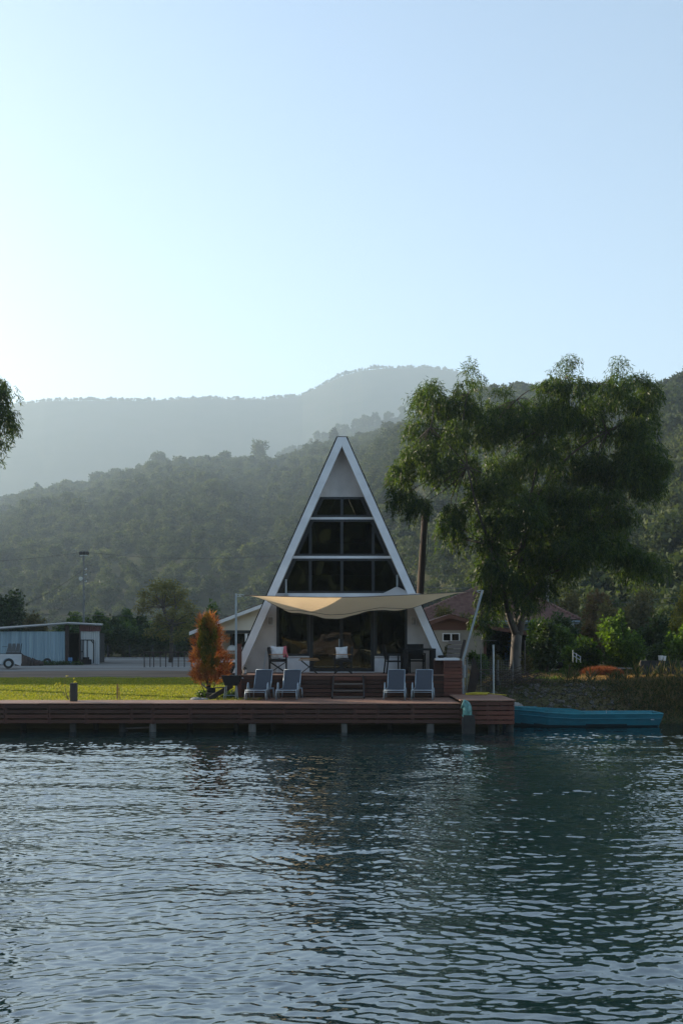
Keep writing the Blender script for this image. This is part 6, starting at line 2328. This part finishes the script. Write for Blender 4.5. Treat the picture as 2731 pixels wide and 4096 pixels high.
# raised foredeck coaming on the left part
i0, i1 = 1, int(ns * .52)
mb = MB()
for j in (0, nr - 1):
    for i in range(i0, i1):
        h0 = .085 * (1 - max(0, (i - i1 + 5)) / 5.0)
        h1 = .085 * (1 - max(0, (i + 1 - i1 + 5)) / 5.0)
        w = .02
        a, b = Vector((X[i, j], Y[i, j], Z[i, j])), Vector((X[i + 1, j], Y[i + 1, j], Z[i + 1, j]))
        o_ = Vector((0, w, 0))
        mb.add([a - o_, b - o_, b - o_ + Vector((0, 0, h1 + .02)), a - o_ + Vector((0, 0, h0 + .02)), a + o_, b + o_, b + o_ + Vector((0, 0, h1 + .02)), a + o_ + Vector((0, 0, h0 + .02))],
               [(0, 1, 2, 3), (7, 6, 5, 4), (3, 2, 6, 7), (1, 5, 6, 2), (0, 3, 7, 4)])
mb.build('coaming', m_boat_in, bo)
mb = MB()
P_ = [(X[-1, j], Y[-1, j], Z[-1, j]) for j in range(nr)]
mb.add(P_ + [(x + .03, y, z) for x, y, z in P_], [tuple(range(nr)), tuple(reversed(range(nr, 2 * nr)))] + [(j, j + nr, j + 1 + nr, j + 1) for j in range(nr - 1)])
mb.build('transom', m_boat, bo)
mb = MB()
for t in (.55, .80):
    i = int(t * ns)
    mb.box(X[i, 0] - .12, X[i, 0] + .12, 34.3 - .54, 34.3 + .54, .28, .31)
mb.build('thwart', m_boat_in, bo)
mb = MB()
for dz in (.30, .26):
    mb.box(ax(2603, 33.7), ax(2616, 33.7), 33.735, 33.77, dz, dz + .015)
mb.build('trim_mark', m_white, bo)
mb = MB().tube([at(2423, 2842, 33.8) - Vector((0, 0, .2)), at(2423, 2862, 33.8) - Vector((0, 0, .2))], .012, 6)
mb.build('oarlock', m_steel, bo)
MB().tube([(xs0 + .1, 34.3, .52), (xs0 - .05, 34.7, .42), (xs0 - .1, 35.2, .6)], .014, 6).build('mooring_rope', m_stone, bo)
bo.location.z = .2

# ------------------------------------------------------------------ air
HB = MB().box(-1500, 1500, -420, 4400, -3.2, 1020)
m, nt, out = _nt('haze')
pv = N(nt, 'ShaderNodeVolumePrincipled')
pv.inputs['Color'].default_value = (.64, .83, 1.0, 1)
pv.inputs['Density'].default_value = .00024
pv.inputs['Anisotropy'].default_value = .1
nt.links.new(pv.outputs[0], out.inputs['Volume'])
hz = HB.build('haze', m)
tag(hz, kind='stuff')

# ------------------------------------------------------------------ light, sky, camera
W = bpy.data.worlds.new('World')
SC.world = W
W.use_nodes = True
nt = W.node_tree
bg = nt.nodes['Background']
sky = nt.nodes.new('ShaderNodeTexSky')
sky.sky_type = 'NISHITA'
sky.sun_disc = False
sky.sun_elevation = SUN_EL
sky.sun_rotation = -SUN_AZ
sky.air_density = 1.0
sky.dust_density = .65
sky.ozone_density = .7
nt.links.new(sky.outputs[0], bg.inputs[0])
bg.inputs[1].default_value = .125

sl_ = bpy.data.lights.new('sun', 'SUN')
sl_.energy = 5.0
sl_.angle = R(.5)
sl_.color = (1.0, .86, .66)
so = bpy.data.objects.new('sun', sl_)
COL.objects.link(so)
sd_ = Vector((-math.sin(SUN_AZ) * math.cos(SUN_EL), math.cos(SUN_AZ) * math.cos(SUN_EL), math.sin(SUN_EL)))
so.rotation_euler = sd_.to_track_quat('Z', 'Y').to_euler()
so.location = (-60, 60, 60)

cd = bpy.data.cameras.new('camera')
cd.sensor_fit = 'VERTICAL'
cd.sensor_height = 36
cd.lens = F / 4096 * 36
cd.shift_y = (HY - 2048) / 4096
cd.clip_start, cd.clip_end = .1, 9000
co = bpy.data.objects.new('camera', cd)
COL.objects.link(co)
co.location = (0, 0, ZC)
co.rotation_euler = (R(90), 0, 0)
SC.camera = co

vs = SC.view_settings
vs.view_transform = 'Standard'
vs.look = 'None'
vs.exposure = 1.25
vs.gamma = 1
SC.cycles.use_denoising = True
SC.cycles.max_bounces = 8
SC.cycles.transparent_max_bounces = 8
SC.cycles.volume_bounces = 0
SC.cycles.sample_clamp_indirect = 6
